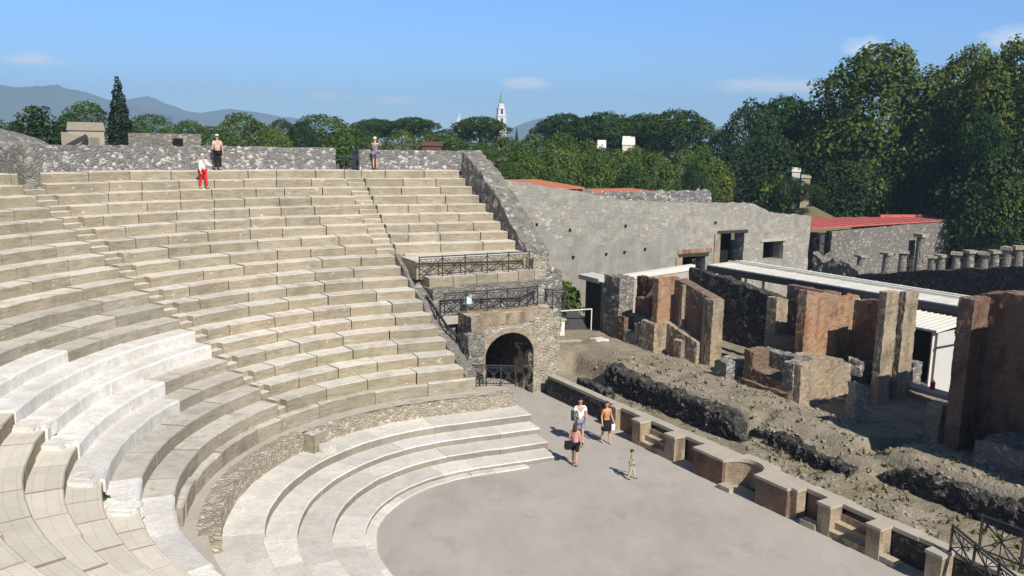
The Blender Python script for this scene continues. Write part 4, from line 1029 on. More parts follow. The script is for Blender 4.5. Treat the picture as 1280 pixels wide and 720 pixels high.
# lower ruined walls right of it
rough_st('ruined_wall', M['rubble_grey'], 57, 57.6, -14.5, -4, -.5, 4.4, (18, 2, 8), .1, prof([(0, .95), (.3, .85), (.6, .8), (1, .95)]), .15, 131, None, 'ragged grey ruined wall right of the red roofed building', 'wall')
rough_st('ruined_wall', M['rubble_mid'], 44, 44.6, -4.5, 14, -.5, 4.6, (24, 2, 8), .1, prof([(0, .75), (.25, .9), (.4, .8), (1, 1.1)]), .2, 132, None, 'ragged brown ruined wall behind the row of broken columns', 'wall')
rough_st('ruined_wall', M['rubble_mid'], 33, 33.6, -11.5, -7.3, -.5, 3.6, (12, 2, 8), .08, prof([(0, 1), (.3, .8), (.45, .95), (1, .8)]), .2, 133, None, 'broken stretch of masonry with gaps left of the row of broken columns', 'wall')
cols = [(1148, 300, .0), (1165, 313, 1), (1176, 312, 1), (1195, 309, 1), (1212, 307, 1), (1230, 309, 0), (1243, 307, 0), (1258, 303, 0), (1272, 302, 0), (1108, 322, 0), (1128, 320, 0), (1076, 325, 0)]
colproto = None
for i, (u, v, cap) in enumerate(cols):
    p = at_d(u, 330, 72); top = at_d(u, v + (9 if u > 1150 else -4), 72).z; hgt = top - 1.0
    if colproto is None:
        colproto = empty('broken_column', p, '', 'column', 'broken columns beyond the white roof')
        mb = MB(); mb.bar((0,0,0), (0,0,1), (.70, .58), n=12); mb.build('shaft', M['rubble_mid'], colproto, local=True)
        mb = MB(); mb.box((0,0,1.03), (.8, .8, .07), .5); mb.build('abacus', M['rubble_pale'], colproto, local=True)
        o = colproto
    else:
        o = colproto.copy(); COL.objects.link(o)
        for ch in colproto.children:
            c = ch.copy(); COL.objects.link(c); c.parent = o
    o.location = (p.x, p.y, 1.0); o.scale = (1, 1, hgt); o.rotation_euler.z = i*.7
    o['label'] = 'weathered broken column stump in the row beyond the long white roof'
wl = empty('dark_wall', W(27, 10, .5), 'long dark lava stone wall rising to the right behind the white roof', 'wall')
mb = MB(); mb.rough([W(27,-3,.0), W(24.2,16,.0), W(24.7,16,.0), W(27.5,-3,.0), W(27,-3,3.45), W(24.2,16,7.0), W(24.7,16,7.0), W(27.5,-3,3.45)], (40, 2, 10), .08, .5, 0, None, .1, 141); mb.build('wall_body', M['rubble_dark'], wl)
# small terracotta buildings behind the plastered wall
def house(label, u0, u1, vtop, vbot, d, wallmat, roofmat, depth=6, cat='house', gable=.0, zb=None, wins=1, group=None, name='house', roofh=1.2):
    a, b = at_d(u0, vbot, d), at_d(u1, vbot, d); zt = at_d((u0+u1)/2, vtop, d).z
    zb = min(a.z, b.z) - 3 if zb is None else zb
    r = (b - a); r.z = 0; L = r.length; r.normalize(); dp = Vector((-r.y, r.x, 0))
    if dp.y < 0: dp = -dp
    o = empty(name, ((a.x+b.x)/2, (a.y+b.y)/2, zb), label, cat, group)
    a = Vector((a.x, a.y, 0)); b = a + r*L
    def P(x, y, z): return a + r*x + dp*y + Vector((0, 0, z))
    zw = zt - roofh
    mb = MB(); mb.hexa([P(0,0,zb), P(L,0,zb), P(L,depth,zb), P(0,depth,zb), P(0,0,zw), P(L,0,zw), P(L,depth,zw), P(0,depth,zw)]); mb.build('wall', M[wallmat], o)
    if roofh > 0:
        mb = MB(); e = .08; ym = depth/2
        mb.mesh([P(-e,-e,zw), P(L+e,-e,zw), P(L+e,depth+e,zw), P(-e,depth+e,zw), P(-e*.5,ym,zt), P(L+e*.5,ym,zt)], [(0,1,5,4), (1,2,5), (2,3,4,5), (3,0,4), (3,2,1,0)]); mb.build('roof', M[roofmat], o)
    for k in range(wins):
        x = L*(k + .5)/wins; w = min(.5, L*.12); zc = zw - min(1.5, (zw - zb)*.35)
        mb = MB(); mb.hexa([P(x-w,-.04,zc-.6), P(x+w,-.04,zc-.6), P(x+w,.04,zc-.6), P(x-w,.04,zc-.6), P(x-w,-.04,zc+.6), P(x+w,-.04,zc+.6), P(x+w,.04,zc+.6), P(x-w,.04,zc+.6)]); mb.build('window', M['dark'], o)
    return o
# lean-to with terracotta roof (slope seen from above)
def leanto(label, s0, s1, t0, t1, z0, z1, wall=True):
    o = empty('terracotta_shed', W((s0+s1)/2, (t0+t1)/2, 0), label, 'shed', 'sheds with terracotta roofs')
    mb = MB(); mb.hexa([W(s0,t1,-.5), W(s1,t1,-.5), W(s1,t0,-.5), W(s0,t0,-.5), W(s0,t1,z0-.05), W(s1,t1,z0-.05), W(s1,t0,z1-.05), W(s0,t0,z1-.05)]); mb.build('wall', M['plaster_beige'], o)
    mb = MB(); mb.hexa([W(s0-.2,t1+.2,z0), W(s1+.0,t1+.2,z0), W(s1+.0,t0-.2,z1), W(s0-.2,t0-.2,z1), W(s0-.2,t1+.2,z0+.12), W(s1+.0,t1+.2,z0+.12), W(s1+.0,t0-.2,z1+.12), W(s0-.2,t0-.2,z1+.12)]); mb.build('roof', M['terracotta'], o)
leanto('small shed with an orange tiled roof and pale gable peeping over the plastered wall', 8.0, 15.6, -24, -18, 8.32, 8.6)
leanto('low orange tiled roof right of the pale gable, behind the plastered wall', 16.9, 23.5, -22, -16, 7.72, 7.92)
# ================================================================== TREES
def leaves(lobes, n, size, seed, flat=.0, under=.35, jitter=.18, inner=.72):
    rg = np.random.default_rng(seed); L = np.array([l[:6] for l in lobes], float)
    vol = (L[:,3]*L[:,4] + L[:,4]*L[:,5] + L[:,3]*L[:,5]); pick = rg.choice(len(L), n, p=vol/vol.sum())
    d = rg.normal(size=(n, 3)); d /= np.linalg.norm(d, axis=1)[:,None]
    # thin out the undersides
    keep = (d[:,2] > -.25) | (rg.random(n) < under); d, pick = d[keep], pick[keep]; n = len(d)
    c, r = L[pick,:3], L[pick,3:6]
    rad = inner + (1.04 - inner)*rg.random(n)**.6
    # lumps: smaller clumps on each lobe
    k = (np.sin(d[:,0]*7 + pick*1.3) + np.sin(d[:,1]*8 + pick*2.1) + np.sin(d[:,2]*7.5 + pick*.7))
    rad = rad*(1 + jitter*k/3 + rg.normal(size=n)*.03)
    p = c + d*r*rad[:,None]
    # drop leaves deep inside another lobe
    ins = np.zeros(n, bool)
    for i in range(len(L)):
        q = (p - L[i,:3])/L[i,3:6]; ins |= ((q**2).sum(1) < .42) & (pick != i)
    p, d, pick, k = p[~ins], d[~ins], pick[~ins], k[~ins]; n = len(p)
    nr = d/ r[~ins]*r[~ins].mean(1)[:,None] + rg.normal(size=(n, 3))*.55 + np.array([0, 0, .15]); nr /= np.linalg.norm(nr, axis=1)[:,None]
    a = np.cross(nr, rg.normal(size=(n, 3))); a /= np.linalg.norm(a, axis=1)[:,None]; b = np.cross(nr, a)
    s = size*(.6 + .8*rg.random(n))[:,None]
    V = np.stack([p - a*s*.5, p + b*s*.32 + nr*s*.1, p + a*s*.5, p - b*s*.32 + nr*s*.1], 1).reshape(-1, 3)
    lt = rg.random(len(L))
    tone = np.clip(.26 + .17*rg.random(n) + .42*lt[pick] + .10*k, 0, 1)
    return V, tone
def crown_obj(name, V, tone, mat, par):
    me = bpy.data.meshes.new(name); nf = len(V)//4
    me.vertices.add(len(V)); me.vertices.foreach_set('co', V.astype(np.float32).ravel())
    me.loops.add(nf*4); me.loops.foreach_set('vertex_index', np.arange(nf*4, dtype=np.int32))
    me.polygons.add(nf); me.polygons.foreach_set('loop_start', np.arange(0, nf*4, 4, dtype=np.int32))
    me.update(calc_edges=True); me.validate()
    at = me.attributes.new('tone', 'FLOAT', 'FACE'); at.data.foreach_set('value', tone.astype(np.float32))
    me.materials.append(mat); o = bpy.data.objects.new(name, me); COL.objects.link(o); o.parent = par; return o
def blob_lobes(n, w, h, z0, seed, lr=(.22, .34), top=1.0, squash=.85):
    rg = random.Random(seed); out = []
    for i in range(n):
        zz = ((i + .5)/n)**.85; a = i*2.4 + rg.uniform(-.4, .4)
        env = math.sqrt(max(.12, 1 - abs(2*zz - .95)**3.2))
        R = w*rg.uniform(*lr)*(.75 + .25*env); rr = max(0, (w/2)*env - R*.8)*rg.uniform(.7, 1.05)
        out.append((rr*math.cos(a), rr*math.sin(a), z0 + R*squash*.7 + (h - R*squash*1.6)*zz, R, R, R*squash))
    for f in (.35, .62): out.append((0, 0, z0 + h*f, w*.3, w*.3, h*.26))
    return out
PROTO = {}
def limbs(mb, lobes, zt, r0, n=6):
    base = Vector((0, 0, -1.0)); fork = Vector((.1, 0, zt)); mb.bar(base, fork, (r0*2, r0*1.5), n=8)
    top = Vector((0, .1, zt + (max(l[2] for l in lobes) - zt)*.8)); mb.bar(fork, top, (r0*1.5, r0*.3), n=7)
    for l in sorted(lobes, key=lambda l: l[2])[:n]:
        c = Vector(l[:3]); mb.bar(fork - Vector((0, 0, zt*.12)), c, (r0*.9, r0*.2), n=6)
def proto(key, H, Wd, lobes, n, size, mat, zt, r0, seed, **kw):
    V, tone = leaves(lobes, n, size, seed, **kw)
    PROTO[key] = dict(H=H, W=Wd, V=V, tone=tone, mat=M[mat], lobes=lobes, zt=zt, r0=r0, crown=None, trunk=None)
proto('green', 9.5, 8, blob_lobes(13, 7.2, 8.2, 1.2, 1), 9000, .36, 'leaf_green', 2.2, .22, 1)
proto('green2', 9, 9, blob_lobes(15, 8.2, 7.8, 1.2, 2), 9000, .36, 'leaf_green', 2.0, .25, 2)
proto('lime', 8, 8, blob_lobes(13, 7.4, 7.0, .8, 3), 9000, .36, 'leaf_lime', 1.6, .2, 3)
proto('dark', 12, 10, blob_lobes(18, 9, 11, 1, 4), 14000, .38, 'leaf_dark', 2.4, .3, 4)
proto('plane', 21, 15, blob_lobes(34, 14.2, 18.5, 2.5, 5, (.13, .21)), 36000, .42, 'leaf_plane', 5, .5, 5, jitter=.24, inner=.6)
proto('plane2', 20, 14, blob_lobes(30, 13, 17.5, 2.5, 6, (.13, .22)), 32000, .42, 'leaf_plane', 5, .5, 6, jitter=.24, inner=.6)
def pine_lobes(w, th, z0, seed, n=16):
    rg = random.Random(seed); out = []
    for i in range(n):
        a = i*2.4; rr = w*.42*math.sqrt((i + .3)/n); R = w*rg.uniform(.13, .17)
        z = z0 + th*(1 - (rr/(w*.5))**2.2*.75) - R*.55
        out.append((rr*math.cos(a), rr*math.sin(a), z, R, R, R*.62))
    return out
pl = pine_lobes(12, 5.0, 7, 7, 20) + [(l[0]*.8, l[1]*.8, l[2] - 2.0, l[3], l[4], l[5]) for l in pine_lobes(12, 4.2, 7, 17, 12)]; proto('pine', 12.2, 12, pl, 19000, .34, 'leaf_pine', 6, .35, 7, under=.5)
pl = pine_lobes(11, 4.4, 7, 8, 18) + [(l[0]*.8, l[1]*.8, l[2] - 1.8, l[3], l[4], l[5]) for l in pine_lobes(11, 3.6, 7, 18, 11)]; proto('pine2', 11.6, 11, pl, 17000, .34, 'leaf_pine', 6, .33, 8, under=.5)
cy = [(.1*math.sin(i*2), .1*math.cos(i*2), .8 + i*.62, (1.28 if i < 4 else 1.28*(1 - ((i-4)/17)**1.5*.9)), (1.28 if i < 4 else 1.28*(1 - ((i-4)/17)**1.5*.9)), .75) for i in range(21)]
proto('cypress', 14, 2.6, cy, 7500, .3, 'leaf_cypress', 1.5, .16, 9, jitter=.08, inner=.85, under=1)
ced = []
for i in range(7):
    z = 1.6 + i*1.02; rr = 3.9*(1 - (i/7.6)**1.6)
    for j in range(6 if i < 5 else 3):
        a = j*2*math.pi/(6 if i < 5 else 3) + i*.5; ced.append((rr*.62*math.cos(a), rr*.62*math.sin(a), z, rr*.46 + .2, rr*.46 + .2, .55))
proto('cedar', 9, 8, ced, 7000, .42, 'leaf_dark', 2, .25, 10, under=.8)
proto('bush', 4.4, 5, blob_lobes(9, 4.6, 4.2, .1, 11), 2600, .42, 'leaf_green', .6, .1, 11)
proto('limebush', 4.4, 5, blob_lobes(9, 4.6, 4.2, .1, 12), 2600, .42, 'leaf_lime', .6, .1, 12)
def put_tree(key, base, H, Wd, label, group=None, name=None, rz=None, cat='tree'):
    pr = PROTO[key]; nm = name or {'pine': 'umbrella_pine', 'pine2': 'umbrella_pine', 'cypress': 'cypress_tree', 'cedar': 'cedar_tree', 'plane': 'plane_tree', 'plane2': 'plane_tree', 'bush': 'bush', 'limebush': 'bush', 'dark': 'evergreen_tree'}.get(key, 'leafy_tree')
    o = empty(nm, base, label, cat, group)
    if pr['crown'] is None:
        pr['crown'] = crown_obj('crown', pr['V'], pr['tone'], pr['mat'], o)
        mb = MB(); limbs(mb, pr['lobes'], pr['zt'], pr['r0']); pr['trunk'] = mb.build('trunk', M['bark'], o, local=True)
    else:
        for q in ('crown', 'trunk'):
            c = pr[q].copy(); COL.objects.link(c); c.parent = o
    o.scale = (Wd/pr['W'], Wd/pr['W'], H/pr['H']); o.rotation_euler.z = rnd.uniform(0, 6.28) if rz is None else rz
    return o
def tree(key, u, vtop, wpx, d, label, group=None, zb=None, **kw):
    p = at_d(u, vtop, d); zg = far_h(p.x, p.y) if zb is None else zb
    return put_tree(key, (p.x, p.y, zg - .1), p.z - zg, wpx*d/F_*1.02, label, group, **kw)
tree('cedar', 44, 124, 74, 74, 'dark layered conifer at far left beside the beige ruined house')
tree('green', 107, 124, 62, 105, 'bright green tree standing behind the beige ruined house')
tree('cypress', 146, 93, 27, 68, 'tall slim dark cypress standing alone above the rubble wall')
tree('green2', 188, 141, 66, 112, 'rounded green tree just right of the tall cypress')
tree('green', 236, 148, 50, 120, 'low rounded green tree above the long low ruin with a door')
tree('lime', 302, 137, 66, 90, 'light green tree behind the two people at the top of the seats')
tree('lime', 343, 157, 40, 80, 'small yellow green tree above the middle of the left rubble wall')
tree('dark', 352, 147, 44, 110, 'dark round topped tree behind the small yellow green one')
tree('green2', 402, 141, 92, 92, 'tall grey green tree left of the gap in the rubble wall')
tree('dark', 376, 150, 44, 84, 'very dark tree in front of the tall grey green one')
tree('bush', 432, 175, 46, 66, 'low green bush showing through the gap in the rubble wall', cat='bush')
tree('dark', 448, 158, 46, 110, 'dark green tree above the gap in the rubble wall')
tree('pine', 470, 147, 66, 135, 'umbrella pine with a flat round crown, left of a pair', 'umbrella pines on the horizon')
tree('pine2', 517, 145, 64, 132, 'umbrella pine with a broad domed crown, right of a pair', 'umbrella pines on the horizon')
tree('lime', 502, 159, 46, 84, 'yellow green tree before the pair of umbrella pines')
tree('pine', 600, 144, 72, 120, 'lone umbrella pine hiding the foot of the white bell tower', 'umbrella pines on the horizon')
tree('cypress', 646, 160, 6, 260, 'tiny distant cypress, left of two, against the hazy hill', 'tiny distant cypresses')
tree('cypress', 669, 157, 7, 255, 'tiny distant cypress, right of two, against the hazy hill', 'tiny distant cypresses')
tree('pine2', 708, 140, 82, 128, 'leftmost umbrella pine of the long merged row', 'umbrella pines in the long row')
tree('pine', 758, 138, 88, 126, 'second umbrella pine of the long merged row', 'umbrella pines in the long row')
tree('pine2', 806, 140, 84, 128, 'third umbrella pine of the long merged row', 'umbrella pines in the long row')
tree('pine', 847, 135, 98, 122, 'rightmost and highest umbrella pine of the long merged row', 'umbrella pines in the long row')
wood = 'leafy tree in the mixed green wood behind the plastered wall'
for u, v, w, d, k in ((560, 166, 54, 92, 'green'), (596, 176, 60, 82, 'green2'), (636, 168, 62, 90, 'lime'), (668, 164, 60, 94, 'green'), (703, 164, 62, 96, 'green2'), (655, 186, 66, 80, 'green2'), (700, 184, 66, 82, 'lime'),
                      (736, 172, 60, 98, 'green'), (745, 190, 60, 84, 'green2'), (784, 190, 62, 88, 'green'), (822, 186, 60, 90, 'lime'), (856, 184, 58, 94, 'green2'), (790, 206, 60, 80, 'dark'), (838, 206, 58, 80, 'green'),
                      (880, 178, 50, 100, 'green'), (870, 204, 56, 84, 'dark'), (902, 160, 50, 112, 'green2'), (740, 212, 60, 74, 'green'), (690, 206, 60, 76, 'green2'), (640, 200, 56, 74, 'green'), (898, 196, 46, 90, 'lime'), (876, 226, 40, 74, 'bush'), (840, 228, 44, 74, 'bush'), (800, 232, 40, 74, 'bush')):
    tree(k, u, v, w, d, wood, 'trees of the mixed wood')
for u, v, w, d, k in ((748, 183, 50, 103, 'lime'), (786, 185, 46, 104, 'green'), (772, 182, 50, 102, 'lime'), (752, 180, 34, 100, 'green'), (794, 180, 40, 103, 'green2'), (812, 188, 40, 104, 'green2'), (866, 203, 40, 80, 'dark')): tree(k, u, v, w, d, wood, 'trees of the mixed wood')
lw_ = 'rounded tree in the distant green line behind the top rubble wall'
for u, v, w, d, k in ((212, 158, 50, 96, 'green'), (262, 156, 50, 100, 'green2'), (284, 162, 40, 84, 'green'), (322, 152, 44, 120, 'dark'), (425, 160, 46, 100, 'green'), (462, 168, 50, 88, 'green2'), (540, 166, 46, 96, 'green'), (170, 150, 40, 125, 'green2'), (85, 140, 36, 120, 'green'), (20, 150, 30, 110, 'green2'), (-30, 135, 60, 90, 'dark'), (560, 160, 60, 160, 'dark'), (430, 165, 60, 150, 'dark'), (385, 162, 60, 150, 'dark'), (620, 172, 60, 150, 'dark')):
    tree(k, u, v, w, d, lw_, 'trees of the distant green line')
tree('dark', 941, 122, 84, 108, 'dark pine mass at the left end of the big right hand trees', name='pine_tree')
tree('pine', 985, 117, 92, 112, 'dark flat topped pine between the pine mass and the great plane tree')
tree('lime', 1034, 112, 50, 108, 'yellow green tree squeezed left of the great plane tree')
tree('plane', 1110, 50, 182, 104, 'great broad plane tree rising highest in the middle of the right hand trees')
tree('plane2', 1218, 54, 128, 102, 'tall plane tree right of the great broad one')
tree('plane', 1280, 42, 140, 98, 'tall plane tree cut by the right edge of the photograph')
tree('pine2', 1232, 136, 60, 92, 'dark pine with a flat bright top before the tall plane trees')
rwood = 'dark evergreen tree in the deep shade under the big right hand trees'
for u, v, w, d in ((925, 176, 70, 100), (962, 160, 80, 100), (1004, 175, 80, 104), (1035, 180, 80, 100), (1062, 190, 80, 98), (1150, 170, 110, 100), (1190, 165, 100, 97), (1250, 175, 110, 92), (1300, 165, 90, 92), (1010, 150, 80, 125), (1060, 135, 100, 122), (1150, 150, 120, 124), (1200, 120, 100, 120), (1260, 125, 120, 120), (1310, 100, 100, 110), (1180, 215, 70, 95), (1085, 218, 60, 98), (1235, 235, 70, 92), (1280, 240, 70, 90)):
    tree('dark', u, v, w, d, rwood, 'evergreens under the big right hand trees')
tree('limebush', 1106, 222, 50, 97, 'light green bush above the red sheet roof', cat='bush', zb=3)
tree('green', 1205, 208, 78, 93, 'grey green tree right of the red sheet roof', zb=1)
tree('green2', 1262, 216, 70, 90, 'grey green tree above the broken columns at right', zb=1)
tree('dark', 990, 219, 46, 93, rwood, 'evergreens under the big right hand trees')
tree('dark', 1014, 228, 40, 92, rwood, 'evergreens under the big right hand trees')
tree('bush', 975, 214, 60, 98, 'dark green bush left of the dry grassy mound', zb=3, cat='bush')
# climbing plants by the hut
for k, (s_, t_, h_) in enumerate(((5.3, -6.5, 2.9), (6.2, -6.9, 2.7), (4.7, -5.6, 1.7))):
    b = W(s_, t_, 1.3); put_tree('bush' if k != 1 else 'limebush', tuple(b), h_, 3.0, ('tall green shrub left of the hut under the plastered wall', 'light green shrub nearest the dark door of the hut', 'small green shrub beside the iron railing of the deck')[k], cat='shrub', name='shrub')
mb = MB(); p = curve(rk(16) + .3, qphi(rk(16), 206.5))[0]
V, tone = leaves([(0, 0, .1, .28, .28, .22), (.2, .1, .08, .2, .2, .16)], 260, .14, 5)
t_ = empty('weed_tuft', (p.x, p.y, zk(17)), 'green weed tuft growing between the broken marble benches', 'weed'); crown_obj('leaves', V, tone, M['leaf_green'], t_)
# grass and weeds on the stage
rg = np.random.default_rng(3); P = []; 
for i in range(2200):
    t = rg.uniform(1.5, 24); s = rg.uniform(.95, 5.8)
    g = noise.noise(Vector((s*.7, t*.45, 3.3))) + .35*noise.noise(Vector((s*2.5, t*2, 1)))
    wgt = .06 + .9*max(0, g)*(1.0 if (1.0 < s < 3.2 and 3 < t < 15) or t > 15 and s < 3.2 else .45)
    if rg.random() > wgt: continue
    b = W(s, t, stage_h(s, t) - .02); P.append(b)
V = []; tn = []
for b in P:
    for _ in range(3):
        a = rg.uniform(0, 6.28); h = rg.uniform(.05, .19); w = rg.uniform(.03, .07); l = rg.uniform(-.12, .12, 2); o = rg.uniform(-.14, .14, 2)
        q = Vector((b.x + o[0], b.y + o[1], b.z)); dx = Vector((math.cos(a), math.sin(a), 0))*w; tp = Vector((l[0], l[1], h))
        V += [q - dx, q + dx, q + dx*.4 + tp, q - dx*.4 + tp]; tn.append(rg.random())
M['grass'] = m_leaf('grass_blade', (.06, .07, .025), (.13, .125, .055), (.20, .185, .10))
go = crown_obj('grass', np.array([tuple(v) for v in V]), np.array(tn), M['grass'], None); tag(go, 'tufts of dry and green grass on the stage ground', 'grass', kind='stuff')
mb = MB()
for i in range(3800):
    t = rnd.uniform(1, 26); s = rnd.uniform(.95, 8.5); g = noise.noise(Vector((s*.8, t*.8, 9)))
    if g < rnd.uniform(-.25, .5): continue
    r = rnd.uniform(.02, .07)*(2.2 if rnd.random() < .06 else 1); c = W(s, t, stage_h(s, t) - r*.3)
    C = [(c.x + a*r*rnd.uniform(.6, 1.3), c.y + b*r*rnd.uniform(.6, 1.3), c.z + z*r*rnd.uniform(.6, 1)) for z in (0, 1.1) for a, b in ((-1,-1),(1,-1),(1,1),(-1,1))]
    mb.hexa(C, rnd.random())
tag(mb.build('loose_stones', M['soil_stone']), 'small loose stones scattered over the stage ground', 'stones', kind='stuff')

# ================================================================== FAR THINGS
def ridge(name, prof_, d, dd, mat, seed):
    mb = MB(); V = []; n = len(prof_)
    us = []; 
    for (u0, v0), (u1, v1) in zip(prof_, prof_[1:]):
        k = max(2, int(abs(u1 - u0)/5))
        us += [(u0 + (u1 - u0)*i/k, v0 + (v1 - v0)*i/k) for i in range(k)]
    us.append(prof_[-1]); m = 7
    for i, (u, v) in enumerate(us):
        for j in range(m):
            f = (j - 3)/3; q = at_d(u, v, d + dd*f); top = at_d(u, v, d).z
            z = max(0, top)*(1 - abs(f))**1.1 if j != 3 else top
            z += 9*noise.noise(Vector((u*.05, j*.9, seed)))*(1 - abs(f)) if j != 3 else 4*noise.noise(Vector((u*.12, 0, seed)))
            V.append((q.x, q.y, z - (1 if j in (0, m-1) else 0)))
    F = [(i*m + j, (i+1)*m + j, (i+1)*m + j + 1, i*m + j + 1) for i in range(len(us) - 1) for j in range(m - 1)]
    mb.mesh(V, F); tag(mb.build(name, mat, smooth=True), kind='structure')
ridge('hills', [(-1500, 190), (-1000, 165), (-600, 140), (-400, 128), (-220, 120), (-120, 112), (-40, 104), (0, 106), (19, 109), (45, 108), (72, 106), (85, 111), (112, 116), (132, 124), (165, 132), (200, 140), (260, 150), (320, 160)], 3000, 420, M['hill'], 1)
ridge('hills', [(90, 150), (130, 132), (160, 124), (185, 120), (210, 130), (237, 140), (250, 141), (287, 136), (320, 140), (352, 146), (400, 150), (450, 158)], 3500, 350, M['hill'], 2)
ridge('hills', [(600, 168), (640, 160), (660, 152), (677, 147), (690, 150), (720, 160), (760, 170)], 3300, 350, M['hill'], 3)
ridge('hills', [(850, 172), (900, 158), (930, 151), (960, 149), (1010, 155), (1080, 150), (1300, 160), (1700, 175), (2200, 190)], 3400, 350, M['hill'], 4)
ct = at_d(626, 160, 950); C0 = Vector((ct.x, ct.y, 1)); ztp = at_d(626, 113, 950).z
tw = empty('bell_tower', C0, 'tall white church bell tower with a green spire above the trees', 'bell tower')
def tier(name, z0, z1, w, mat='plaster_white'):
    mb = MB(); mb.box((C0.x, C0.y, (z0+z1)/2), (w, w, z1 - z0), .25); o = mb.build(name, M[mat], tw); return o
K = (ztp - 1)/80.0
tier('shaft', 1, 32*K, 10.2); tier('tier', 32*K, 47*K, 9.2); tier('cornice', 47*K, 48.2*K, 10.6); tier('tier', 48.2*K, 57*K, 7.8); tier('cornice', 57*K, 58*K, 9.0); tier('tier', 58*K, 64*K, 5.6); tier('cornice', 31*K, 32*K+.3, 11)
mb = MB(); mb.bar(C0 + Vector((0, 0, 64*K)), C0 + Vector((0, 0, 80*K)), (5.4, .3), n=8); mb.build('spire', m_plain('copper_green', (.16, .30, .22), .6), tw)
for z, w, h, ww in ((39*K, 9.2, 7, 2.6), (52*K, 7.8, 5, 2.4)):
    for k in range(4):
        g = .25 + k*math.pi/2; mb = MB(); q = C0 + Vector((math.cos(g)*w/2, math.sin(g)*w/2, z)); mb.box(q, (.25, ww, h), g); mb.build('window', M['dark'], tw)
ch = empty('church_front', at_d(570, 168, 930) - Vector((0, 0, 12)), 'white pointed church front top left of the lone umbrella pine', 'church')
a = at_d(564, 166, 930); b = at_d(578, 166, 930); pk = at_d(574, 144, 930); mb = MB(); dy = Vector((0, 8, 0)); a0 = Vector((a.x, a.y, 1)); b0 = Vector((b.x, b.y, 1))
pm = Vector((pk.x, pk.y, pk.z)); V = [a0, b0, b, pm, a]; V2 = [v + dy for v in V]
mb.mesh(V + V2, [(4,3,2,1,0), (5,6,7,8,9)] + [(i, (i+1) % 5, 5 + (i+1) % 5, 5 + i) for i in range(5)]); mb.build('gable_wall', M['plaster_white'], ch)
mb = MB(); mb.bar(pm + Vector((0, 4, -.5)), pm + Vector((0, 4, 3)), (1.2, .2)); mb.build('finial', M['plaster_white'], ch)
house('white house with dark windows among the pines, larger of two', 778, 793, 170, 186, 119, 'plaster_white', 'plaster_white', 5, zb=2, wins=2, group='white houses among the pines')
house('small white house peeping out left of the larger white house', 747, 757, 175, 184, 117, 'plaster_white', 'plaster_white', 4, zb=2, group='white houses among the pines')
house('white walled house in the shade between the dark pines at right', 990, 1000, 210, 220, 97, 'plaster_white', 'plaster_white', 5, zb=1, roofh=.4)
house('pale garden wall house low between the dark trunks at right', 1001, 1012, 219, 238, 96, 'plaster_beige', 'plaster_beige', 4, zb=1, roofh=.3, wins=0)
house('dark red shed behind the top rubble wall near the lone umbrella pine', 528, 552, 177, 190, 62, 'c_brown', 'c_brown', 4, cat='shed', zb=8.8, wins=0, roofh=.3)
# beige ruined house at upper left
bh = house('beige ruined house with a sloping roof edge beside the dark conifer', 86, 131, 152, 182, 60, 'plaster_beige', 'soil_stone', 6, zb=9.2, wins=0, roofh=.55, name='ruined_house')
mb = MB(); a = at_d(84, 183, 57); b = at_d(109, 170, 57)
mb.bar(a, b, .28); mb.build('sloping_beam', M['wood_dark'], bh)
mb = MB(); a, b, c = at_d(76, 165, 58.5), at_d(122, 164, 58.5), at_d(112, 172, 57.2)
mb.hexa([(a.x, a.y, 9.2), (c.x, c.y, 9.2), (c.x, c.y + 1.2, 9.2), (a.x, a.y + 1.2, 9.2), (a.x, a.y, a.z), (c.x, c.y, c.z), (c.x, c.y + 1.2, c.z), (a.x, a.y + 1.2, a.z)]); mb.build('lower_wall', M['plaster_beige'], bh)
house('long low grey ruin with a small dark doorway above the rubble wall', 161, 252, 167, 186, 58, 'rubble_mid', 'concrete', 4, cat='ruin', zb=9.2, wins=0, roofh=0, name='low_ruin')
lo = bpy.data.objects['low_ruin']; a = at_d(217, 173, 57.9); b = at_d(228, 173, 57.9)
mb = MB(); mb.hexa([(a.x, a.y - .15, 9.3), (b.x, b.y - .15, 9.3), (b.x, b.y + .1, 9.3), (a.x, a.y + .1, 9.3), (a.x, a.y - .15, a.z), (b.x, b.y - .15, b.z), (b.x, b.y + .1, b.z), (a.x, a.y + .1, a.z)]); mb.build('doorway', M['dark'], lo)
# ================================================================== PEOPLE
def skin_mesh(name, J, E, root, mat, par, sub=1):
    "grow one smooth surface round a jointed skeleton: J name -> (x, y, z, r) or (x, y, z, rx, ry)"
    names = list(J); me = bpy.data.meshes.new(name)
    me.from_pydata([J[n][:3] for n in names], [(names.index(a), names.index(b)) for a, b in E], [])
    o = bpy.data.objects.new(name, me); COL.objects.link(o)
    md = o.modifiers.new('skin', 'SKIN'); md.use_smooth_shade = True; md.branch_smoothing = .4
    sv = me.skin_vertices[0].data
    for i, n in enumerate(names):
        q = J[n]; sv[i].radius = (q[3], q[4] if len(q) > 4 else q[3]); sv[i].use_root = (n == root)
    sb = o.modifiers.new('sub', 'SUBSURF'); sb.levels = sub; sb.render_levels = sub
    bpy.context.view_layer.update()
    ev = o.evaluated_get(bpy.context.evaluated_depsgraph_get()); m2 = bpy.data.meshes.new_from_object(ev)
    o.modifiers.clear(); o.data = m2; bpy.data.meshes.remove(me); m2.name = name
    m2.materials.clear(); m2.materials.append(mat); m2.polygons.foreach_set('use_smooth', [True]*len(m2.polygons))
    o.parent = par; return o
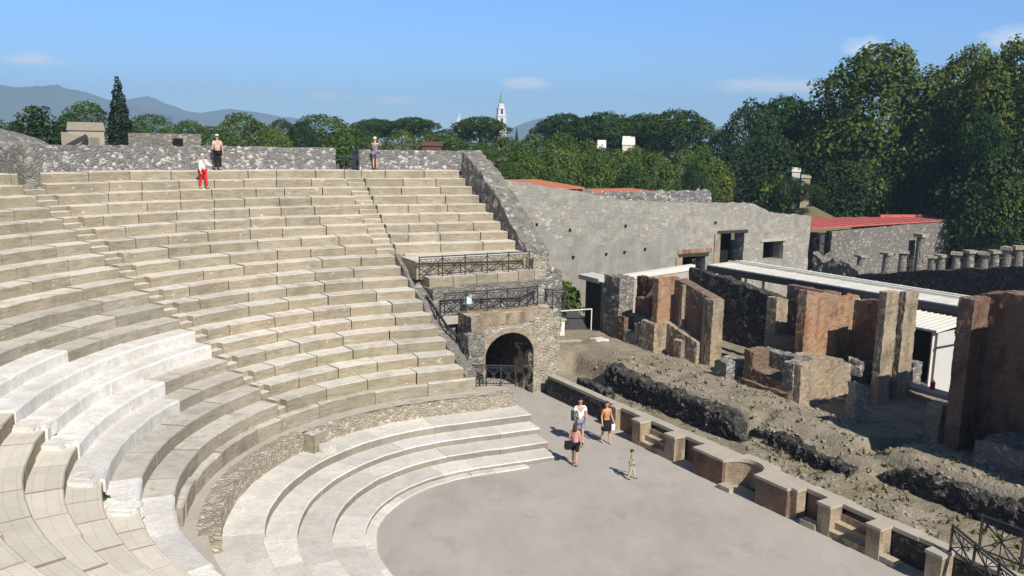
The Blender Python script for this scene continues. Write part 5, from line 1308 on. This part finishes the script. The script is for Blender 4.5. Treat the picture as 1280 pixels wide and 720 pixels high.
def ell(mb, c, r, n=10, m=7, cut=-1.0, tilt=0):
    V = []; F = []
    for i in range(m + 1):
        th = math.pi*i/m
        for j in range(n):
            g = 2*math.pi*j/n; z = math.cos(th); z = max(z, cut)
            p = Vector((r[0]*math.sin(th)*math.cos(g), r[1]*math.sin(th)*math.sin(g), r[2]*z))
            p = Matrix.Rotation(tilt, 3, 'X') @ p; V.append(p + Vector(c))
    for i in range(m):
        for j in range(n): F.append((i*n + j, (i+1)*n + j, (i+1)*n + (j+1) % n, i*n + (j+1) % n))
    mb.mesh(V, F)
def person(label, pos, h, rz, top, bottom, hair='h_brown', sleeves='short', legs='shorts', armL=None, armR=None, stride=.0, woman=False, child=False, shoe='c_black', longhair=False, hat=None, lean=0, group=None):
    """front is -y. armL / armR: (elbow, wrist) offsets from the shoulder in metres at 1.72 m height"""
    o = empty('person', pos, label, 'person', group, rz); S = h/1.72
    hs = 1.18 if child else 1.0; sw = .165 if woman else .185; hw = .10 if woman else .095
    wst = .105 if woman else .125
    aL = armL or ((.05, .02, -.29), (.06, -.05, -.54)); aR = armR or ((-.05, .02, -.29), (-.06, -.05, -.54))
    sh = 1.40; l = lean
    J = {'pel': (0, 0, .93, .155, .115), 'bel': (0, -.005 - l*.3, 1.08, wst + .01, .095), 'che': (0, -l*.7, 1.27, .155, .11), 'nb': (0, .01 - l, 1.43, .075, .07),
         'ne': (0, 0 - l*1.1, 1.495, .052), 'jaw': (0, -.025 - l*1.2, 1.56, .066*hs, .075*hs), 'hd': (0, -.005 - l*1.2, 1.635, .078*hs, .095*hs), 'tp': (0, .005 - l*1.2, 1.69, .05*hs, .06*hs),
         'sL': (sw - .015, -l, sh, .062), 'sR': (-sw + .015, -l, sh, .062)}
    E = [('pel', 'bel'), ('bel', 'che'), ('che', 'nb'), ('nb', 'ne'), ('ne', 'jaw'), ('jaw', 'hd'), ('hd', 'tp'), ('che', 'sL'), ('che', 'sR')]
    ARM = {}
    for s, a, x in (('L', aL, sw), ('R', aR, -sw)):
        e = (x + a[0][0], a[0][1] - l, sh + a[0][2]); w = (x + a[1][0], a[1][1] - l, sh + a[1][2])
        J['e' + s] = (*e, .041); J['w' + s] = (*w, .029); d = (Vector(w) - Vector(e)).normalized(); hd = Vector(w) + d*.07
        J['h' + s] = (*hd, .036, .022); E += [('s' + s, 'e' + s), ('e' + s, 'w' + s), ('w' + s, 'h' + s)]; ARM[s] = (Vector(w), hd, d)
    FT = {}
    for s, x, f in (('L', hw, 1), ('R', -hw, -1)):
        dy = -stride*f; kn = (x*.98, dy*.5 - abs(stride)*.12, .50, .058); an = (x*.95, dy + (.05 if f*stride < 0 else 0)*0, .085, .037)
        J['hip' + s] = (x, 0, .88, .088 if not woman else .095); J['k' + s] = kn; J['cf' + s] = ((kn[0] + an[0])/2, (kn[1] + an[1])/2 + .025, .33, .053); J['a' + s] = an
        J['f' + s] = (an[0]*1.1, an[1] - .10, .032, .036, .03); J['t' + s] = (an[0]*1.15, an[1] - .17, .026, .03, .022)
        E += [('pel', 'hip' + s), ('hip' + s, 'k' + s), ('k' + s, 'cf' + s), ('cf' + s, 'a' + s), ('a' + s, 'f' + s), ('f' + s, 't' + s)]
    body = skin_mesh('body', J, E, 'pel', M['skin'], o)
    # fingers, thumbs, nose, ears joined into the body mesh
    mb = MB()
    for s, (w, hd, d) in ARM.items():
        side = d.cross(Vector((0, -1, .01))).normalized(); fl = side.cross(d).normalized()
        for i, (off, ln) in enumerate(((-.027, .066), (-.009, .078), (.009, .074), (.026, .058))):
            b = hd + side*off + d*.008; m_ = b + d*ln*.55 + fl*.008; mb.bar(b - d*.02, m_, (.018, .016), n=6); mb.bar(m_, m_ + d*ln*.4 + fl*.025, (.016, .011), n=6)
        b = w + d*.03 + side*(-.03 if s == 'L' else .03); mb.bar(b, b + d*.04 + side*(-.025 if s == 'L' else .025), (.02, .018), n=6)
        b2 = b + d*.04 + side*(-.025 if s == 'L' else .025); mb.bar(b2, b2 + d*.028, (.018, .012), n=6)
    hy = -l*1.2
    mb.bar((0, hy - .098*hs, 1.628), (0, hy - .118*hs, 1.598), (.016, .032), n=6)
    for x in (-.078*hs, .078*hs): ell(mb, (x, hy + .0, 1.61), (.012, .022, .032), 6, 5)
    bm = bmesh.new(); bm.from_mesh(body.data); me2 = bpy.data.meshes.new('tmp'); me2.from_pydata(mb.v, [], mb.f); bm.from_mesh(me2); bm.to_mesh(body.data); bm.free(); bpy.data.meshes.remove(me2)
    body.data.polygons.foreach_set('use_smooth', [True]*len(body.data.polygons))
    mb = MB()
    for x in (-.031*hs, .031*hs): ell(mb, (x, hy - .098*hs, 1.628), (.012, .008, .007), 6, 5)
    mb.build('eyes', M['c_black'], o, local=True)
    mb = MB(); mb.bar((-.022, hy - .102*hs, 1.567), (.022, hy - .102*hs, 1.567), .010, n=6); mb.build('mouth', M['c_brown'], o, local=True)
    # hair
    mb = MB(); ell(mb, (0, hy + .016, 1.655), (.092*hs, .108*hs, .088*hs), 12, 8, -.25, -.35)
    if longhair: ell(mb, (0, hy + .06, 1.52), (.10, .07, .17), 10, 7)
    mb.build('hair', M[hair], o, smooth=True, local=True)
    if hat:
        mb = MB(); ell(mb, (0, hy + .006, 1.685), (.098, .115, .07), 12, 7, -.1); mb.mesh([(.09*math.sin(g)*1.0, hy - .06 - .11*math.cos(g), 1.675) for g in (-1.3, -.6, 0, .6, 1.3)], [(0, 1, 2, 3, 4)]); mb.build('cap', M[hat], o, smooth=True, local=True)
    # clothes follow the body a little proud of it
    g = .014
    def grow(n, k=g): q = J[n]; return (*q[:3], *(r + k for r in q[3:]))
    T = {n: grow(n) for n in ('pel', 'bel', 'che', 'nb')}; T['pel'] = (0, 0, .93, .155 + .022, .115 + .022)
    T['nb'] = (*J['nb'][:3], .078, .072); Et = [('pel', 'bel'), ('bel', 'che'), ('che', 'nb')]
    for s in 'LR':
        T['s' + s] = grow('s' + s, .016 if sleeves else .0); Et.append(('che', 's' + s))
        if sleeves == 'short':
            a, b = Vector(J['s' + s][:3]), Vector(J['e' + s][:3]); q = a.lerp(b, .72); T['q' + s] = (*q, .066); Et.append(('s' + s, 'q' + s))
        elif sleeves == 'long':
            T['e' + s] = grow('e' + s, .018); T['w' + s] = grow('w' + s, .014); Et += [('s' + s, 'e' + s), ('e' + s, 'w' + s)]
    skin_mesh('shirt', T, Et, 'bel', M[top], o)
    if legs == 'skirt':
        mb = MB(); V = []; nn = 14; rings = ((1.0, .150, .115), (.92, .185, .15), (.75, .205, .18), (.56, .215, .20))
        for z, rx, ry in rings:
            for j in range(nn): a = 2*math.pi*j/nn; w = 1 + .04*math.sin(a*5)*(1 - z); V.append((rx*w*math.cos(a), ry*w*math.sin(a) - abs(stride)*.1, z))
        F = [(i*nn + j, (i+1)*nn + j, (i+1)*nn + (j+1) % nn, i*nn + (j+1) % nn) for i in range(len(rings) - 1) for j in range(nn)]
        mb.mesh(V, F); mb.build('skirt', M[bottom], o, smooth=True, local=True)
    else:
        T = {'pel': grow('pel', .01)}; Et = []
        for s in 'LR':
            T['hip' + s] = grow('hip' + s, .02); Et.append(('pel', 'hip' + s))
            if legs == 'shorts':
                a, b = Vector(J['hip' + s][:3]), Vector(J['k' + s][:3]); q = a.lerp(b, .85); T['q' + s] = (*q, .088); Et.append(('hip' + s, 'q' + s))
            else:
                T['k' + s] = grow('k' + s, .022); T['a' + s] = (*J['a' + s][:2], J['a' + s][2] + .02, .058); Et += [('hip' + s, 'k' + s), ('k' + s, 'a' + s)]
        skin_mesh('trousers' if legs == 'long' else 'shorts', T, Et, 'pel', M[bottom], o)
    for s in 'LR':
        T = {'a': (J['a' + s][0], J['a' + s][1] + .015, .05, .044), 'f': (*J['f' + s][:3], .043, .036), 't': (*J['t' + s][:3], .036, .028)}
        skin_mesh('shoe', T, [('a', 'f'), ('f', 't')], 'a', M[shoe], o)
    o.scale = (S, S, S); return o
def at_floor(u, v, z):
    r = ray(u, v); k = (z - H0)/r.z; return Vector((r.x*k, r.y*k, z))
CAM = 0.0    # a figure turned by 0 looks back to the seats where the viewer stands
p1 = at_floor(724, 553, 0)
person('man in a white T-shirt and blue shorts walking with a folded dark jacket', p1, 1.8, .15, 'c_white', 'c_denim', 'h_dark', armR=((-.06, -.03, -.27), (.02, -.25, -.30)), armL=((.06, .0, -.28), (.02, -.22, -.36)), stride=.16)
mb = MB(); rbox(mb, (p1.x - .22, p1.y - .12, .95), (.22, .22, .38), .5, (4, 2, 5), .05, .5, 5, .03)
tag(mb.build('folded_jacket', M['c_olive'], loc=p1 + Vector((-.12, -.25, .98))), 'dark olive folded jacket held by the man in the white T-shirt', 'jacket')
p2 = at_floor(757, 554, 0)
person('woman in an orange top and black skirt strolling beside the low stage front', p2, 1.7, .5, 'c_orange', 'c_black', 'h_brown', 'short', 'skirt', woman=True, armL=((.06, .0, -.28), (.10, -.12, -.50)), armR=((-.06, .02, -.28), (-.10, -.10, -.50)), stride=.14, shoe='c_rose')
mb = MB(); rbox(mb, (p2.x + .25, p2.y - .22, .62), (.16, .05, .24), .5, (2, 1, 3), .015, .5, 6); tag(mb.build('white_bag', M['c_white'], loc=p2 + Vector((.25, -.22, .62))), 'small white bag hanging from the hand of the woman in orange', 'bag')
p3 = at_floor(718, 582, 0)
person('girl in a pink top and black shorts with long brown hair, seen from behind', p3, 1.62, 2.7, 'c_pink', 'c_black', 'h_brown', None, 'shorts', woman=True, longhair=True, stride=.12, shoe='c_brown', armL=((.07, .02, -.28), (.05, -.05, -.52)))
mb = MB(); rbox(mb, (p3.x - .26, p3.y - .05, .66), (.2, .26, .26), .2, (3, 3, 3), .03, .5, 7, .02); tag(mb.build('shoulder_bag', M['c_black'], loc=p3 + Vector((-.26, -.05, .66))), 'black shoulder bag at the hip of the girl in pink', 'bag')
p4 = at_floor(789, 599, 0)
person('small boy in a green T-shirt and khaki trousers walking alone across the dusty floor', p4, 1.08, 1.5, 'c_green', 'c_khaki', 'h_brown', 'short', 'long', child=True, stride=.2, armL=((.05, -.1, -.26), (.03, -.28, -.42)), armR=((-.06, .1, -.26), (-.06, .14, -.5)))
p5 = at_floor(257, 236.5, zk(2)) + Vector((0, .0, 0)); d = (Vector((CX, CY, 0)) - Vector((p5.x, p5.y, 0))).normalized()
person('grey haired woman in white shirt and red trousers on the upper seat rows', p5 - d*.25, 1.66, 1.2, 'c_white', 'c_red', 'h_grey', 'long', 'long', woman=True, stride=.15, armL=((.03, -.16, -.22), (.0, -.40, -.26)), lean=.03)
p6 = at_floor(267, 212, zk(0)); 
person('man in a white cap and black trousers standing at the top rubble wall', p6 + d*.55, 1.74, .6, 'c_rose', 'c_black', 'h_dark', 'short', 'long', hat='c_white', stride=.08, armR=((-.06, -.05, -.27), (.05, -.24, -.32)))
mb = MB(); b = p6 + d*.25; rbox(mb, (b.x + .18, b.y, zk(0) + .72), (.34, .26, .62), .6, (3, 3, 5), .04, .5, 8, .03); tag(mb.build('backpack', M['c_brown'], loc=(b.x + .18, b.y, zk(0) + .72)), 'brown backpack worn by the man in the white cap', 'backpack')
p7 = at_floor(468, 211.5, zk(0))
person('white haired person in a grey shirt and shorts looking out over the top rubble wall', p7 + Vector((.15, -.65, 0)), 1.76, 3.0, 'c_grey', 'c_grey', 'h_grey', 'short', 'shorts', armL=((.07, -.18, -.12), (-.05, -.33, .10)), armR=((-.07, -.18, -.12), (.05, -.33, .10)), hat='c_white')

# ================================================================== AIR
mb = MB(); mb.box((0, 0, 123), (8800, 8800, 250)); hz = mb.build('haze', None, None)
hm = bpy.data.materials.new('haze'); hm.use_nodes = True; ht = hm.node_tree; ht.nodes.remove(ht.nodes['Principled BSDF'])
pv = ht.nodes.new('ShaderNodeVolumePrincipled'); pv.inputs['Color'].default_value = (.50, .74, 1, 1); pv.inputs['Density'].default_value = .00036; pv.inputs['Anisotropy'].default_value = .0
ht.links.new(pv.outputs[0], ht.nodes['Material Output'].inputs['Volume'])
hz.data.materials.clear(); hz.data.materials.append(hm); tag(hz, kind='stuff')
